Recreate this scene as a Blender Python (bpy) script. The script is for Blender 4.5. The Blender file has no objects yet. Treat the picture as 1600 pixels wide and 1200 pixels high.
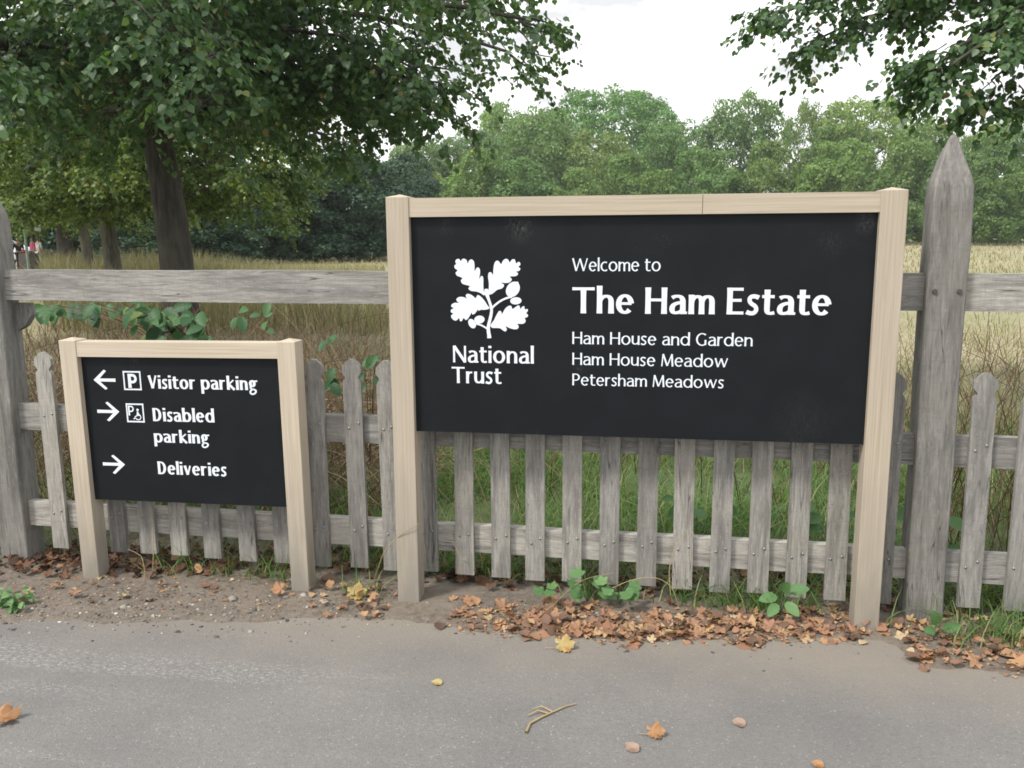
import bpy, bmesh, math, random
import numpy as np
from mathutils import Vector, Matrix
from mathutils.geometry import tessellate_polygon

rad = math.radians
S = bpy.context.scene
COL = S.collection

# ------------------------------------------------------------------ camera
CAM_H = 1.6806
CR = np.array([0.98453231, 0.17496806, -0.00907295])
CU = np.array([-0.02125827, 0.1707006, 0.9850936])
CF = np.array([-0.17390867, 0.96966359, -0.17177977])
cam = bpy.data.cameras.new("camera")
cam_o = bpy.data.objects.new("camera", cam)
COL.objects.link(cam_o)
cam.sensor_fit = 'HORIZONTAL'
cam.sensor_width = 36
cam.lens = 1359.12 / 1600 * 36
cam.clip_start = 0.05
cam.clip_end = 3000
m = Matrix.Identity(4)
for i in range(3):
    m[i][0], m[i][1], m[i][2] = CR[i], CU[i], -CF[i]
m[2][3] = CAM_H
cam_o.matrix_world = m
S.camera = cam_o

def at(u, v, Y):
    """world point seen in direction (u,v) of the 1600x1200 photo at fence distance Y"""
    r = CF + CR * (u - 800) / 1359.12 - CU * (v - 600) / 1359.12
    t = Y / r[1]
    return np.array([r[0] * t, Y, CAM_H + r[2] * t])

def mpp(u, Y):
    """metres per photo pixel at that place"""
    p = at(u, 370, Y) - np.array([0, 0, CAM_H])
    return float(p @ CF) / 1359.12

# ------------------------------------------------------------------ world, sun, exposure
SUN_DIR = Vector((-0.50, -0.52, 0.90)).normalized()      # towards the sun
W = bpy.data.worlds.new("World")
S.world = W
W.use_nodes = True
nt = W.node_tree
nt.nodes.clear()
out = nt.nodes.new('ShaderNodeOutputWorld')
bg = nt.nodes.new('ShaderNodeBackground')
sky = nt.nodes.new('ShaderNodeTexSky')
sky.sky_type = 'NISHITA'
sky.sun_disc = False
sky.sun_elevation = math.asin(SUN_DIR.z)
sky.sun_rotation = math.atan2(SUN_DIR.x, SUN_DIR.y)
tc = nt.nodes.new('ShaderNodeTexCoord')
mp = nt.nodes.new('ShaderNodeMapping')
mp.inputs['Scale'].default_value = (1.3, 1.3, 5.5)
mp.inputs['Location'].default_value = (0.7, 0.2, 0.1)
n1 = nt.nodes.new('ShaderNodeTexNoise')
n1.inputs['Scale'].default_value = 2.2
n1.inputs['Detail'].default_value = 6
n1.inputs['Roughness'].default_value = 0.55
r1 = nt.nodes.new('ShaderNodeValToRGB')
r1.color_ramp.elements[0].position = 0.16
r1.color_ramp.elements[0].color = (0, 0, 0, 1)
r1.color_ramp.elements[1].position = 0.34
r1.color_ramp.elements[1].color = (1, 1, 1, 1)
r2 = nt.nodes.new('ShaderNodeValToRGB')
r2.color_ramp.elements[0].position = 0.39
r2.color_ramp.elements[0].color = (5.35, 5.42, 5.55, 1)
r2.color_ramp.elements[1].position = 0.55
r2.color_ramp.elements[1].color = (10.0, 10.0, 10.1, 1)
n2 = nt.nodes.new('ShaderNodeTexNoise')
n2.inputs['Scale'].default_value = 4.6
n2.inputs['Detail'].default_value = 7
mixc = nt.nodes.new('ShaderNodeMix')
mixc.data_type = 'RGBA'
L = nt.links.new
L(tc.outputs['Generated'], mp.inputs['Vector'])
L(mp.outputs['Vector'], n1.inputs['Vector'])
L(mp.outputs['Vector'], n2.inputs['Vector'])
L(n1.outputs['Fac'], r1.inputs['Fac'])
L(n2.outputs['Fac'], r2.inputs['Fac'])
L(r1.outputs['Color'], mixc.inputs['Factor'])
L(sky.outputs['Color'], mixc.inputs['A'])
L(r2.outputs['Color'], mixc.inputs['B'])
L(mixc.outputs['Result'], bg.inputs['Color'])
bg.inputs['Strength'].default_value = 0.10
L(bg.outputs['Background'], out.inputs['Surface'])

sun = bpy.data.lights.new("sun", 'SUN')
sun.energy = 2.1
sun.angle = rad(11)
sun.color = (1.0, 0.95, 0.87)
sun_o = bpy.data.objects.new("sun", sun)
COL.objects.link(sun_o)
sun_o.rotation_euler = (-SUN_DIR).to_track_quat('-Z', 'Y').to_euler()

S.view_settings.view_transform = 'Standard'
S.view_settings.look = 'None'
S.view_settings.gamma = 1
S.view_settings.exposure = 0.75
S.cycles.max_bounces = 7
S.cycles.diffuse_bounces = 3
S.cycles.glossy_bounces = 2
S.cycles.transmission_bounces = 4
S.cycles.filter_width = 1.7
S.cycles.caustics_reflective = False
S.cycles.caustics_refractive = False

# ------------------------------------------------------------------ node helpers
def new_mat(name):
    mt = bpy.data.materials.new(name)
    mt.use_nodes = True
    t = mt.node_tree
    b = t.nodes['Principled BSDF']
    return mt, t, b

def ramp(t, stops, src=None, interp='LINEAR'):
    r = t.nodes.new('ShaderNodeValToRGB')
    cr = r.color_ramp
    cr.interpolation = interp
    while len(cr.elements) < len(stops):
        cr.elements.new(0.5)
    for e, (p, c) in zip(cr.elements, stops):
        e.position = p
        e.color = (c[0], c[1], c[2], 1) if not isinstance(c, (int, float)) else (c, c, c, 1)
    if src is not None:
        t.links.new(src, r.inputs['Fac'])
    return r.outputs['Color']

def noise(t, scale, vec=None, detail=4, rough=0.55, dist=0.0):
    n = t.nodes.new('ShaderNodeTexNoise')
    n.inputs['Scale'].default_value = scale
    n.inputs['Detail'].default_value = detail
    n.inputs['Roughness'].default_value = rough
    n.inputs['Distortion'].default_value = dist
    if vec is not None:
        t.links.new(vec, n.inputs['Vector'])
    return n.outputs['Fac']

def mapped(t, src, scale=(1, 1, 1), loc=(0, 0, 0)):
    mpn = t.nodes.new('ShaderNodeMapping')
    mpn.inputs['Scale'].default_value = scale
    mpn.inputs['Location'].default_value = loc
    t.links.new(src, mpn.inputs['Vector'])
    return mpn.outputs['Vector']

def mix(t, fac, a, b, mode='MIX'):
    x = t.nodes.new('ShaderNodeMix')
    x.data_type = 'RGBA'
    x.blend_type = mode
    for sock, val in (('Factor', fac), ('A', a), ('B', b)):
        s = x.inputs[sock]
        if isinstance(val, bpy.types.NodeSocket):
            t.links.new(val, s)
        elif isinstance(val, (int, float)):
            s.default_value = val
        else:
            s.default_value = (*val, 1)
    return x.outputs['Result']

def math_n(t, op, a, b=None, clamp=False):
    x = t.nodes.new('ShaderNodeMath')
    x.operation = op
    x.use_clamp = clamp
    for i, val in enumerate((a, b)):
        if val is None:
            continue
        if isinstance(val, bpy.types.NodeSocket):
            t.links.new(val, x.inputs[i])
        else:
            x.inputs[i].default_value = val
    return x.outputs['Value']

def bump(t, b, height, strength=0.3, dist=0.01):
    n = t.nodes.new('ShaderNodeBump')
    n.inputs['Strength'].default_value = strength
    n.inputs['Distance'].default_value = dist
    t.links.new(height, n.inputs['Height'])
    t.links.new(n.outputs['Normal'], b.inputs['Normal'])

def objcoord(t, rnd=True):
    c = t.nodes.new('ShaderNodeTexCoord').outputs['Object']
    if rnd:
        oi = t.nodes.new('ShaderNodeObjectInfo')
        sc = t.nodes.new('ShaderNodeVectorMath')
        sc.operation = 'SCALE'
        cmb = t.nodes.new('ShaderNodeCombineXYZ')
        for k in range(3):
            t.links.new(oi.outputs['Random'], cmb.inputs[k])
        t.links.new(cmb.outputs['Vector'], sc.inputs[0])
        sc.inputs['Scale'].default_value = 37.0
        ad = t.nodes.new('ShaderNodeVectorMath')
        ad.operation = 'ADD'
        t.links.new(c, ad.inputs[0])
        t.links.new(sc.outputs['Vector'], ad.inputs[1])
        return ad.outputs['Vector']
    return c

# ------------------------------------------------------------------ materials
def grey_wood(name, axis, tone=1.0):
    """weathered silver oak, grain running along axis"""
    mt, t, b = new_mat(name)
    c = objcoord(t)
    along, across = 8.0, 85
    sc = [across] * 3
    sc['xyz'.index(axis)] = along
    g = noise(t, 1.0, mapped(t, c, sc), 5, 0.65, 0.6)
    sc2 = [14] * 3
    sc2['xyz'.index(axis)] = 1.6
    g2 = noise(t, 1.0, mapped(t, c, sc2), 4, 0.6, 0.8)
    g3 = noise(t, 3.4, c, 4, 0.6)
    k = tone
    base = ramp(t, [(0.26, (0.13 * k, 0.128 * k, 0.125 * k)), (0.42, (0.255 * k, 0.25 * k, 0.242 * k)),
                    (0.58, (0.325 * k, 0.318 * k, 0.307 * k)), (0.76, (0.42 * k, 0.412 * k, 0.40 * k))], g)
    base = mix(t, ramp(t, [(0.36, 0.8), (0.54, 0.0)], g2), base, (0.15 * k, 0.148 * k, 0.145 * k))
    base = mix(t, ramp(t, [(0.52, 0.0), (0.75, 0.35)], g3), base, (0.27 * k, 0.25 * k, 0.215 * k))
    saw = [9.0] * 3
    saw['xyz'.index(axis)] = 120
    base = mix(t, ramp(t, [(0.34, 0.22), (0.46, 0.0)], noise(t, 1.0, mapped(t, c, saw), 3, 0.6)), base, (0.17 * k, 0.168 * k, 0.165 * k))
    flk = [170.0] * 3
    flk['xyz'.index(axis)] = 22
    base = mix(t, ramp(t, [(0.56, 0.0), (0.70, 0.5)], noise(t, 1.0, mapped(t, c, flk), 3, 0.7)), base, (0.46 * k, 0.45 * k, 0.43 * k))
    ck = [26.0] * 3
    ck['xyz'.index(axis)] = 1.1
    cr_ = math_n(t, 'ABSOLUTE', math_n(t, 'SUBTRACT', noise(t, 1.0, mapped(t, c, ck), 2, 0.5, 0.3), 0.5))
    crm = math_n(t, 'MULTIPLY', ramp(t, [(0.0, 0.85), (0.012, 0.0)], cr_), ramp(t, [(0.48, 0.0), (0.56, 1.0)], noise(t, 2.0, c, 2)))
    base = mix(t, crm, base, (0.05, 0.048, 0.045))
    # saw marks across the grain and black specks
    sp = noise(t, 130, c, 2, 0.5)
    base = mix(t, ramp(t, [(0.25, 0.7), (0.34, 0.0)], sp), base, (0.08, 0.08, 0.078))
    oi = t.nodes.new('ShaderNodeObjectInfo')
    br = ramp(t, [(0, (0.74, 0.73, 0.70)), (0.35, (0.92, 0.91, 0.88)), (0.7, (1.04, 1.02, 0.965)), (1, (1.16, 1.13, 1.06))], oi.outputs['Random'])
    base = mix(t, 1.0, base, br, 'MULTIPLY')
    t.links.new(base, b.inputs['Base Color'])
    b.inputs['Roughness'].default_value = 0.85
    b.inputs['Specular IOR Level'].default_value = 0.25
    bump(t, b, math_n(t, 'ADD', g, g2), 0.55, 0.004)
    return mt

def new_oak(name, axis, pale=1.0, warm=1.0):
    mt, t, b = new_mat(name)
    c = objcoord(t)
    sc = [130] * 3
    sc['xyz'.index(axis)] = 2.0
    g = noise(t, 1.0, mapped(t, c, sc), 5, 0.6, 0.4)
    sc2 = [9] * 3
    sc2['xyz'.index(axis)] = 0.9
    g2 = noise(t, 1.0, mapped(t, c, sc2), 3, 0.5, 0.8)
    p = pale
    base = ramp(t, [(0.3, (0.40 * p, 0.335 * p, 0.25 * p)), (0.5, (0.485 * p, 0.415 * p, 0.325 * p)),
                    (0.72, (0.55 * p, 0.485 * p, 0.395 * p))], g)
    base = mix(t, ramp(t, [(0.45, 0.0), (0.75, 0.45)], g2), base, (0.44 * p, 0.385 * p, 0.315 * p))
    kn = noise(t, 2.3, c, 3, 0.5)
    base = mix(t, ramp(t, [(0.70, 0.0), (0.78, 0.5)], kn), base, (0.30 * p, 0.255 * p, 0.20 * p))
    # grey weathering creeping up from the splash zone and at random patches
    z = t.nodes.new('ShaderNodeSeparateXYZ')
    geo = t.nodes.new('ShaderNodeNewGeometry')
    t.links.new(geo.outputs['Position'], z.inputs[0])
    nz = noise(t, 5.0, mapped(t, c, (3, 3, 0.6) if axis == 'z' else (1, 1, 1)), 4)
    zz = math_n(t, 'ADD', z.outputs['Z'], math_n(t, 'MULTIPLY', math_n(t, 'SUBTRACT', nz, 0.5), 0.75))
    low = ramp(t, [(0.0, 0.95), (0.08, 0.8), (0.33, 0.40), (0.75, 0.0)], zz)
    base = mix(t, low, base, (0.25, 0.232, 0.20))
    t.links.new(base, b.inputs['Base Color'])
    b.inputs['Roughness'].default_value = 0.72
    b.inputs['Specular IOR Level'].default_value = 0.3
    bump(t, b, g, 0.25, 0.002)
    return mt

def simple(name, col, rough=0.6, metal=0.0, spec=0.4):
    mt, t, b = new_mat(name)
    n = noise(t, 14, objcoord(t), 4)
    t.links.new(mix(t, 1.0, (*col,), ramp(t, [(0.3, 0.85), (0.7, 1.12)], n), 'MULTIPLY'), b.inputs['Base Color'])
    b.inputs['Roughness'].default_value = rough
    b.inputs['Metallic'].default_value = metal
    b.inputs['Specular IOR Level'].default_value = spec
    return mt

def leaf_mat(name, stops, transl=0.35, rough=0.5, spec=0.35, patch=None):
    """per-leaf hue from island random, thin translucent blade"""
    mt, t, b = new_mat(name)
    g = t.nodes.new('ShaderNodeNewGeometry')
    col = ramp(t, stops, g.outputs['Random Per Island'])
    if patch:
        n = noise(t, patch[0], t.nodes.new('ShaderNodeTexCoord').outputs['Object'], 3)
        col = mix(t, ramp(t, [(0.42, 0.0), (0.66, 1.0)], n), col, mix(t, 1.0, col, patch[1], 'MULTIPLY'))
    oi = t.nodes.new('ShaderNodeObjectInfo')
    col = mix(t, 1.0, col, oi.outputs['Color'], 'MULTIPLY')
    t.links.new(col, b.inputs['Base Color'])
    b.inputs['Roughness'].default_value = rough
    b.inputs['Specular IOR Level'].default_value = spec
    if transl > 0:
        tr = t.nodes.new('ShaderNodeBsdfTranslucent')
        t.links.new(mix(t, 1.0, col, (1.25, 1.35, 0.6), 'MULTIPLY'), tr.inputs['Color'])
        ms = t.nodes.new('ShaderNodeMixShader')
        ms.inputs['Fac'].default_value = transl
        o = t.nodes['Material Output']
        t.links.new(b.outputs['BSDF'], ms.inputs[1])
        t.links.new(tr.outputs['BSDF'], ms.inputs[2])
        t.links.new(ms.outputs['Shader'], o.inputs['Surface'])
    return mt

M = {}
M['pick'] = grey_wood('weathered_picket_oak', 'z')
M['railw'] = grey_wood('weathered_rail_oak', 'x', 1.15)
M['postw'] = grey_wood('weathered_post_oak', 'z', 0.95)
M['oak_z'] = new_oak('fresh_oak_upright', 'z', 0.92)
M['oak_x'] = new_oak('fresh_oak_rail', 'x', 0.98)
M['oak_z2'] = new_oak('fresh_oak_upright_pale', 'z', 1.06)
M['oak_x2'] = new_oak('fresh_oak_rail_pale', 'x', 1.1)
M['steel'] = simple('galvanised_steel', (0.33, 0.34, 0.36), 0.45, 0.8)
M['rust'] = simple('dull_iron', (0.10, 0.09, 0.085), 0.7, 0.4)

mt, t, b = new_mat('slate_panel_paint')
c = objcoord(t, False)
n = noise(t, 6, c, 4)
dust = math_n(t, 'MULTIPLY', noise(t, 95, c, 3, 0.7), noise(t, 3.3, mapped(t, c, (1, 1, 1.6)), 3))
pc = ramp(t, [(0.3, (0.0062, 0.0082, 0.0105)), (0.7, (0.0095, 0.0118, 0.0145))], n)
pc = mix(t, ramp(t, [(0.40, 0.0), (0.50, 0.45)], dust), pc, (0.075, 0.078, 0.078))
# cobweb dust and scuffs where the photo has them
for (dx, dz, rr_, am) in ((-.48, 1.71, .075, .5), (.905, 1.712, .05, .5), (.70, .87, .16, .10), (-.80, 1.72, .05, .3), (.78, 1.62, .06, .16), (-.23, 1.10, .03, .3)):
    vd = t.nodes.new('ShaderNodeVectorMath')
    vd.operation = 'DISTANCE'
    t.links.new(mapped(t, c, (1, 0, .8)), vd.inputs[0])
    vd.inputs[1].default_value = (dx, 0, dz * .8)
    near_ = ramp(t, [(0.0, 1.0), (1.0, 0.0)], math_n(t, 'DIVIDE', vd.outputs['Value'], rr_))
    web = ramp(t, [(0.46, 0.0), (0.66, am)], noise(t, 70, mapped(t, c, (1, 1, .5), (dx * 9, 0, dz)), 4, 0.75, 1.5))
    pc = mix(t, math_n(t, 'MULTIPLY', near_, web), pc, (0.16, 0.15, 0.135))
t.links.new(pc, b.inputs['Base Color'])
b.inputs['Roughness'].default_value = 0.5
b.inputs['Specular IOR Level'].default_value = 0.2
M['panel'] = mt
mt, t, b = new_mat('white_vinyl')
b.inputs['Base Color'].default_value = (0.77, 0.82, 0.90, 1)
b.inputs['Roughness'].default_value = 0.45
M['vinyl'] = mt

# bark
def bark(name, c0, c1):
    mt, t, b = new_mat(name)
    c = objcoord(t)
    g = noise(t, 1.0, mapped(t, c, (16, 16, 2.2)), 6, 0.65, 0.5)
    g2 = noise(t, 1.6, c, 4)
    col = ramp(t, [(0.32, c0), (0.62, c1)], g)
    col = mix(t, ramp(t, [(0.5, 0.0), (0.7, 0.55)], g2), col, tuple(x * 1.25 for x in (c1[0], c1[1] * 1.06, c1[2])))
    t.links.new(col, b.inputs['Base Color'])
    b.inputs['Roughness'].default_value = 0.9
    bump(t, b, g, 0.9, 0.03)
    return mt
M['bark'] = bark('lime_bark', (0.024, 0.021, 0.018), (0.088, 0.077, 0.066))
M['bark_pale'] = bark('pale_bark', (0.06, 0.056, 0.044), (0.19, 0.18, 0.145))

M['lime'] = leaf_mat('lime_leaf', [(0.0, (0.040, 0.088, 0.038)), (0.45, (0.068, 0.140, 0.055)), (0.8, (0.105, 0.185, 0.070)),
                                   (0.955, (0.115, 0.19, 0.07)), (0.985, (0.18, 0.21, 0.06)), (1.0, (0.20, 0.14, 0.07))], 0.36, 0.42, 0.5)
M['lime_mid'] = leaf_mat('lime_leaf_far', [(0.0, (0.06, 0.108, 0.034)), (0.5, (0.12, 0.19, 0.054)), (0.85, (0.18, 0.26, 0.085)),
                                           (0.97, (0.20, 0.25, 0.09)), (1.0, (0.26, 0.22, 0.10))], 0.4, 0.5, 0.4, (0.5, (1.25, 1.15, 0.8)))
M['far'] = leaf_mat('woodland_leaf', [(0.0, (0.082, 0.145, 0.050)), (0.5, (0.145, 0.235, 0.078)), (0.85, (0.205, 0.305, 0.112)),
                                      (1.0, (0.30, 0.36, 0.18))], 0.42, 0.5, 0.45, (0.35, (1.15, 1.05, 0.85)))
M['dark'] = leaf_mat('dark_leaf', [(0.0, (0.018, 0.046, 0.026)), (0.6, (0.038, 0.084, 0.046)), (1.0, (0.075, 0.14, 0.078))], 0.2, 0.5, 0.3)
M['grass'] = leaf_mat('grass_blade', [(0.0, (0.075, 0.165, 0.045)), (0.5, (0.125, 0.235, 0.065)), (0.8, (0.18, 0.29, 0.09)),
                                      (0.92, (0.32, 0.33, 0.16)), (1.0, (0.42, 0.36, 0.22))], 0.4, 0.5)
M['grass_y'] = leaf_mat('yellow_green_blade', [(0.0, (0.13, 0.17, 0.06)), (0.5, (0.20, 0.24, 0.09)), (1.0, (0.30, 0.31, 0.14))], 0.35, 0.6)
M['hay'] = leaf_mat('dry_grass_blade', [(0.0, (0.18, 0.155, 0.095)), (0.35, (0.30, 0.265, 0.17)), (0.7, (0.40, 0.36, 0.25)), (0.80, (0.16, 0.22, 0.08)),
                                        (1.0, (0.48, 0.42, 0.29))], 0.3, 0.7, 0.2)
M['brown'] = leaf_mat('dead_stem', [(0.0, (0.075, 0.05, 0.03)), (0.45, (0.16, 0.11, 0.068)), (0.8, (0.27, 0.20, 0.125)), (1.0, (0.38, 0.30, 0.20))], 0.1, 0.8, 0.2)
M['bramble'] = leaf_mat('bramble_leaf', [(0.0, (0.030, 0.085, 0.034)), (0.6, (0.055, 0.140, 0.050)), (0.9, (0.085, 0.19, 0.065)), (1.0, (0.20, 0.24, 0.06))], 0.3, 0.5)
M['weed'] = leaf_mat('weed_leaf', [(0.0, (0.095, 0.20, 0.075)), (0.6, (0.14, 0.27, 0.105)), (1.0, (0.20, 0.33, 0.14))], 0.3, 0.55)
M['litter'] = leaf_mat('dead_leaf', [(0.0, (0.11, 0.072, 0.052)), (0.22, (0.215, 0.13, 0.09)), (0.45, (0.36, 0.21, 0.125)), (0.62, (0.31, 0.165, 0.11)),
                                     (0.78, (0.42, 0.245, 0.13)), (0.92, (0.46, 0.31, 0.18)), (1.0, (0.50, 0.40, 0.25))], 0.15, 0.65, 0.3)
M['litter_shade'] = leaf_mat('shaded_dead_leaf', [(0.0, (0.04, 0.027, 0.02)), (0.4, (0.10, 0.055, 0.034)), (0.75, (0.17, 0.09, 0.055)), (1.0, (0.28, 0.17, 0.10))], 0.1, 0.7, 0.2)  # darker copy of the litter browns, shade behind the fence put into the colour
M['leaf_y'] = leaf_mat('yellowed_leaf', [(0, (0.43, 0.39, 0.17)), (1, (0.47, 0.36, 0.17))], 0.2, 0.6, .3, (20, (.9, .6, .4)))
M['leaf_o'] = leaf_mat('orange_leaf', [(0, (0.40, 0.215, 0.10)), (1, (0.44, 0.25, 0.13))], 0.2, 0.6, .3, (22, (.55, .48, .42)))
M['leaf_b'] = leaf_mat('pale_brown_leaf', [(0, (0.36, 0.26, 0.21)), (1, (0.38, 0.28, 0.22))], 0.2, 0.6, .3, (25, (.6, .55, .5)))
M['straw'] = simple('straw_twig', (0.36, 0.28, 0.15), 0.8)

# ground
mt, t, b = new_mat('meadow_soil')
geo = t.nodes.new('ShaderNodeNewGeometry')
pos = geo.outputs['Position']
n = noise(t, 0.35, pos, 6, 0.6)
n_f = noise(t, 6.0, pos, 6, 0.7)
n_m = noise(t, 0.06, mapped(t, pos, (1, 2.6, 1)), 4)
hay = ramp(t, [(0.3, (0.21, 0.175, 0.105)), (0.5, (0.33, 0.285, 0.18)), (0.7, (0.43, 0.38, 0.25))], n_f)
hay = mix(t, ramp(t, [(0.42, 0.0), (0.64, 0.75)], n_m), hay, (0.215, 0.225, 0.11))
near = ramp(t, [(0.3, (0.05, 0.05, 0.025)), (0.55, (0.085, 0.115, 0.04)), (0.75, (0.13, 0.12, 0.065))], n_f)
sx = t.nodes.new('ShaderNodeSeparateXYZ')
t.links.new(pos, sx.inputs[0])
yy = math_n(t, 'ADD', sx.outputs['Y'], math_n(t, 'MULTIPLY', n, 4.0))
t.links.new(mix(t, ramp(t, [(0.0, 0.0), (1.0, 1.0)], math_n(t, 'MULTIPLY', math_n(t, 'SUBTRACT', yy, 8.5), 0.16, True)), near, hay), b.inputs['Base Color'])
b.inputs['Roughness'].default_value = 0.95
bump(t, b, n_f, 0.6, 0.05)
M['meadow'] = mt

mt, t, b = new_mat('worn_asphalt')
geo = t.nodes.new('ShaderNodeNewGeometry')
pos = geo.outputs['Position']
v = t.nodes.new('ShaderNodeTexVoronoi')
v.inputs['Scale'].default_value = 210
t.links.new(pos, v.inputs['Vector'])
stone = t.nodes.new('ShaderNodeSeparateColor')
t.links.new(v.outputs['Color'], stone.inputs[0])
n_s = noise(t, 120, pos, 4, 0.7)
n_l = noise(t, 1.3, pos, 5, 0.6)
n_w = noise(t, 1.0, mapped(t, pos, (0.38, 4.6, 1)), 4, 0.55, 0.4)
col = ramp(t, [(0.0, (0.168, 0.163, 0.158)), (0.5, (0.188, 0.183, 0.178)), (0.93, (0.202, 0.197, 0.192)), (0.985, (0.225, 0.22, 0.215)), (1.0, (0.36, 0.355, 0.35))], stone.outputs[0])
col = mix(t, ramp(t, [(0.30, 0.55), (0.46, 0.0)], n_s), col, (0.13, 0.127, 0.126))
col = mix(t, 1.0, col, ramp(t, [(0.3, (0.84, 0.84, 0.85)), (0.7, (1.1, 1.09, 1.07))], n_l), 'MULTIPLY')
pit = noise(t, 48, pos, 3, 0.65)
col = mix(t, ramp(t, [(0.30, 0.5), (0.42, 0.0)], pit), col, (0.11, 0.107, 0.104))
col = mix(t, ramp(t, [(0.60, 0.0), (0.72, 0.35)], pit), col, (0.25, 0.245, 0.238))
# pale worn streaks, strongest to the left
sx = t.nodes.new('ShaderNodeSeparateXYZ')
t.links.new(pos, sx.inputs[0])
left = math_n(t, 'MULTIPLY', math_n(t, 'SUBTRACT', -0.35, sx.outputs['X']), 0.8, True)
chips = ramp(t, [(0.52, 0.0), (0.60, 1.0)], noise(t, 62, mapped(t, pos, (0.7, 1.5, 1)), 3, 0.8))
streak = math_n(t, 'MULTIPLY', ramp(t, [(0.50, 0.0), (0.62, 1.0)], n_w), math_n(t, 'MULTIPLY', left, chips))
col = mix(t, math_n(t, 'MULTIPLY', streak, 0.55), col, (0.42, 0.41, 0.39))
# silt brushed against the verge
edge = math_n(t, 'ADD', math_n(t, 'SUBTRACT', sx.outputs['Y'], 3.34), math_n(t, 'MULTIPLY', math_n(t, 'SUBTRACT', n_l, 0.5), 0.6))
col = mix(t, ramp(t, [(0.0, 0.0), (0.5, 0.28), (1.0, 0.8)], math_n(t, 'MULTIPLY', math_n(t, 'ADD', edge, 0.45), 2.0, True)), col, (0.25, 0.222, 0.188))
t.links.new(col, b.inputs['Base Color'])
b.inputs['Roughness'].default_value = 0.85
b.inputs['Specular IOR Level'].default_value = 0.3
bump(t, b, math_n(t, 'ADD', math_n(t, 'ADD', math_n(t, 'MULTIPLY', v.outputs['Distance'], 0.6), pit), n_s), 0.5, 0.006)
M['asphalt'] = mt

mt, t, b = new_mat('verge_soil')
geo = t.nodes.new('ShaderNodeNewGeometry')
pos = geo.outputs['Position']
n_f = noise(t, 34, pos, 7, 0.75)
n_l = noise(t, 3.5, pos, 5, 0.6)
col = ramp(t, [(0.3, (0.085, 0.066, 0.052)), (0.5, (0.175, 0.145, 0.118)), (0.7, (0.265, 0.228, 0.19))], n_f)
col = mix(t, ramp(t, [(0.4, 0.0), (0.65, 0.7)], n_l), col, (0.235, 0.20, 0.16))
t.links.new(col, b.inputs['Base Color'])
b.inputs['Roughness'].default_value = 0.95
bump(t, b, n_f, 0.8, 0.02)
M['soil'] = mt

# ------------------------------------------------------------------ object helpers
def link(name, me, mat=None, parent=None):
    o = bpy.data.objects.new(name, me)
    COL.objects.link(o)
    if mat is not None and len(me.materials) == 0:
        me.materials.append(mat)
    if parent is not None:
        o.parent = parent
    return o

def empty(name, loc=(0, 0, 0), rot=(0, 0, 0)):
    o = bpy.data.objects.new(name, None)
    o.empty_display_size = 0.2
    COL.objects.link(o)
    o.location = loc
    o.rotation_euler = rot
    return o

def tag(o, label, cat, group=None, kind=None):
    if label: o['label'] = label
    if cat: o['category'] = cat
    if group: o['group'] = group
    if kind: o['kind'] = kind
    return o

def np_mesh(name, verts, faces, smooth=False):
    """verts (N,3), faces (F,k) with one k"""
    me = bpy.data.meshes.new(name)
    verts = np.asarray(verts, np.float32)
    faces = np.asarray(faces, np.int32)
    F, k = faces.shape
    me.vertices.add(len(verts))
    me.vertices.foreach_set('co', verts.ravel())
    me.loops.add(F * k)
    me.loops.foreach_set('vertex_index', faces.ravel())
    me.polygons.add(F)
    me.polygons.foreach_set('loop_start', np.arange(0, F * k, k, dtype=np.int32))
    if smooth:
        me.polygons.foreach_set('use_smooth', np.ones(F, bool))
    me.update(calc_edges=True)
    return me

def bm_mesh(name, bm, smooth=False):
    me = bpy.data.meshes.new(name)
    bmesh.ops.recalc_face_normals(bm, faces=bm.faces)
    bm.to_mesh(me)
    bm.free()
    if smooth:
        for p in me.polygons:
            p.use_smooth = True
    return me

def add_box(bm, x0, x1, y0, y1, z0, z1):
    vs = [bm.verts.new(p) for p in ((x0, y0, z0), (x1, y0, z0), (x1, y1, z0), (x0, y1, z0), (x0, y0, z1), (x1, y0, z1), (x1, y1, z1), (x0, y1, z1))]
    for f in ((0, 3, 2, 1), (4, 5, 6, 7), (0, 1, 5, 4), (1, 2, 6, 5), (2, 3, 7, 6), (3, 0, 4, 7)):
        bm.faces.new([vs[i] for i in f])
    return vs

def add_prism(bm, outline, y0, y1):
    """outline in x,z extruded in y"""
    a = [bm.verts.new((x, y0, z)) for x, z in outline]
    c = [bm.verts.new((x, y1, z)) for x, z in outline]
    n = len(outline)
    bm.faces.new(a)
    bm.faces.new(c[::-1])
    for i in range(n):
        bm.faces.new((a[i], c[i], c[(i + 1) % n], a[(i + 1) % n]))

def bevel(bm, w, seg=2):
    es = [e for e in bm.edges if len(e.link_faces) == 2 and e.calc_face_angle(0) > 0.5]
    bmesh.ops.bevel(bm, geom=es, offset=w, segments=seg, affect='EDGES', profile=0.5)

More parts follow.
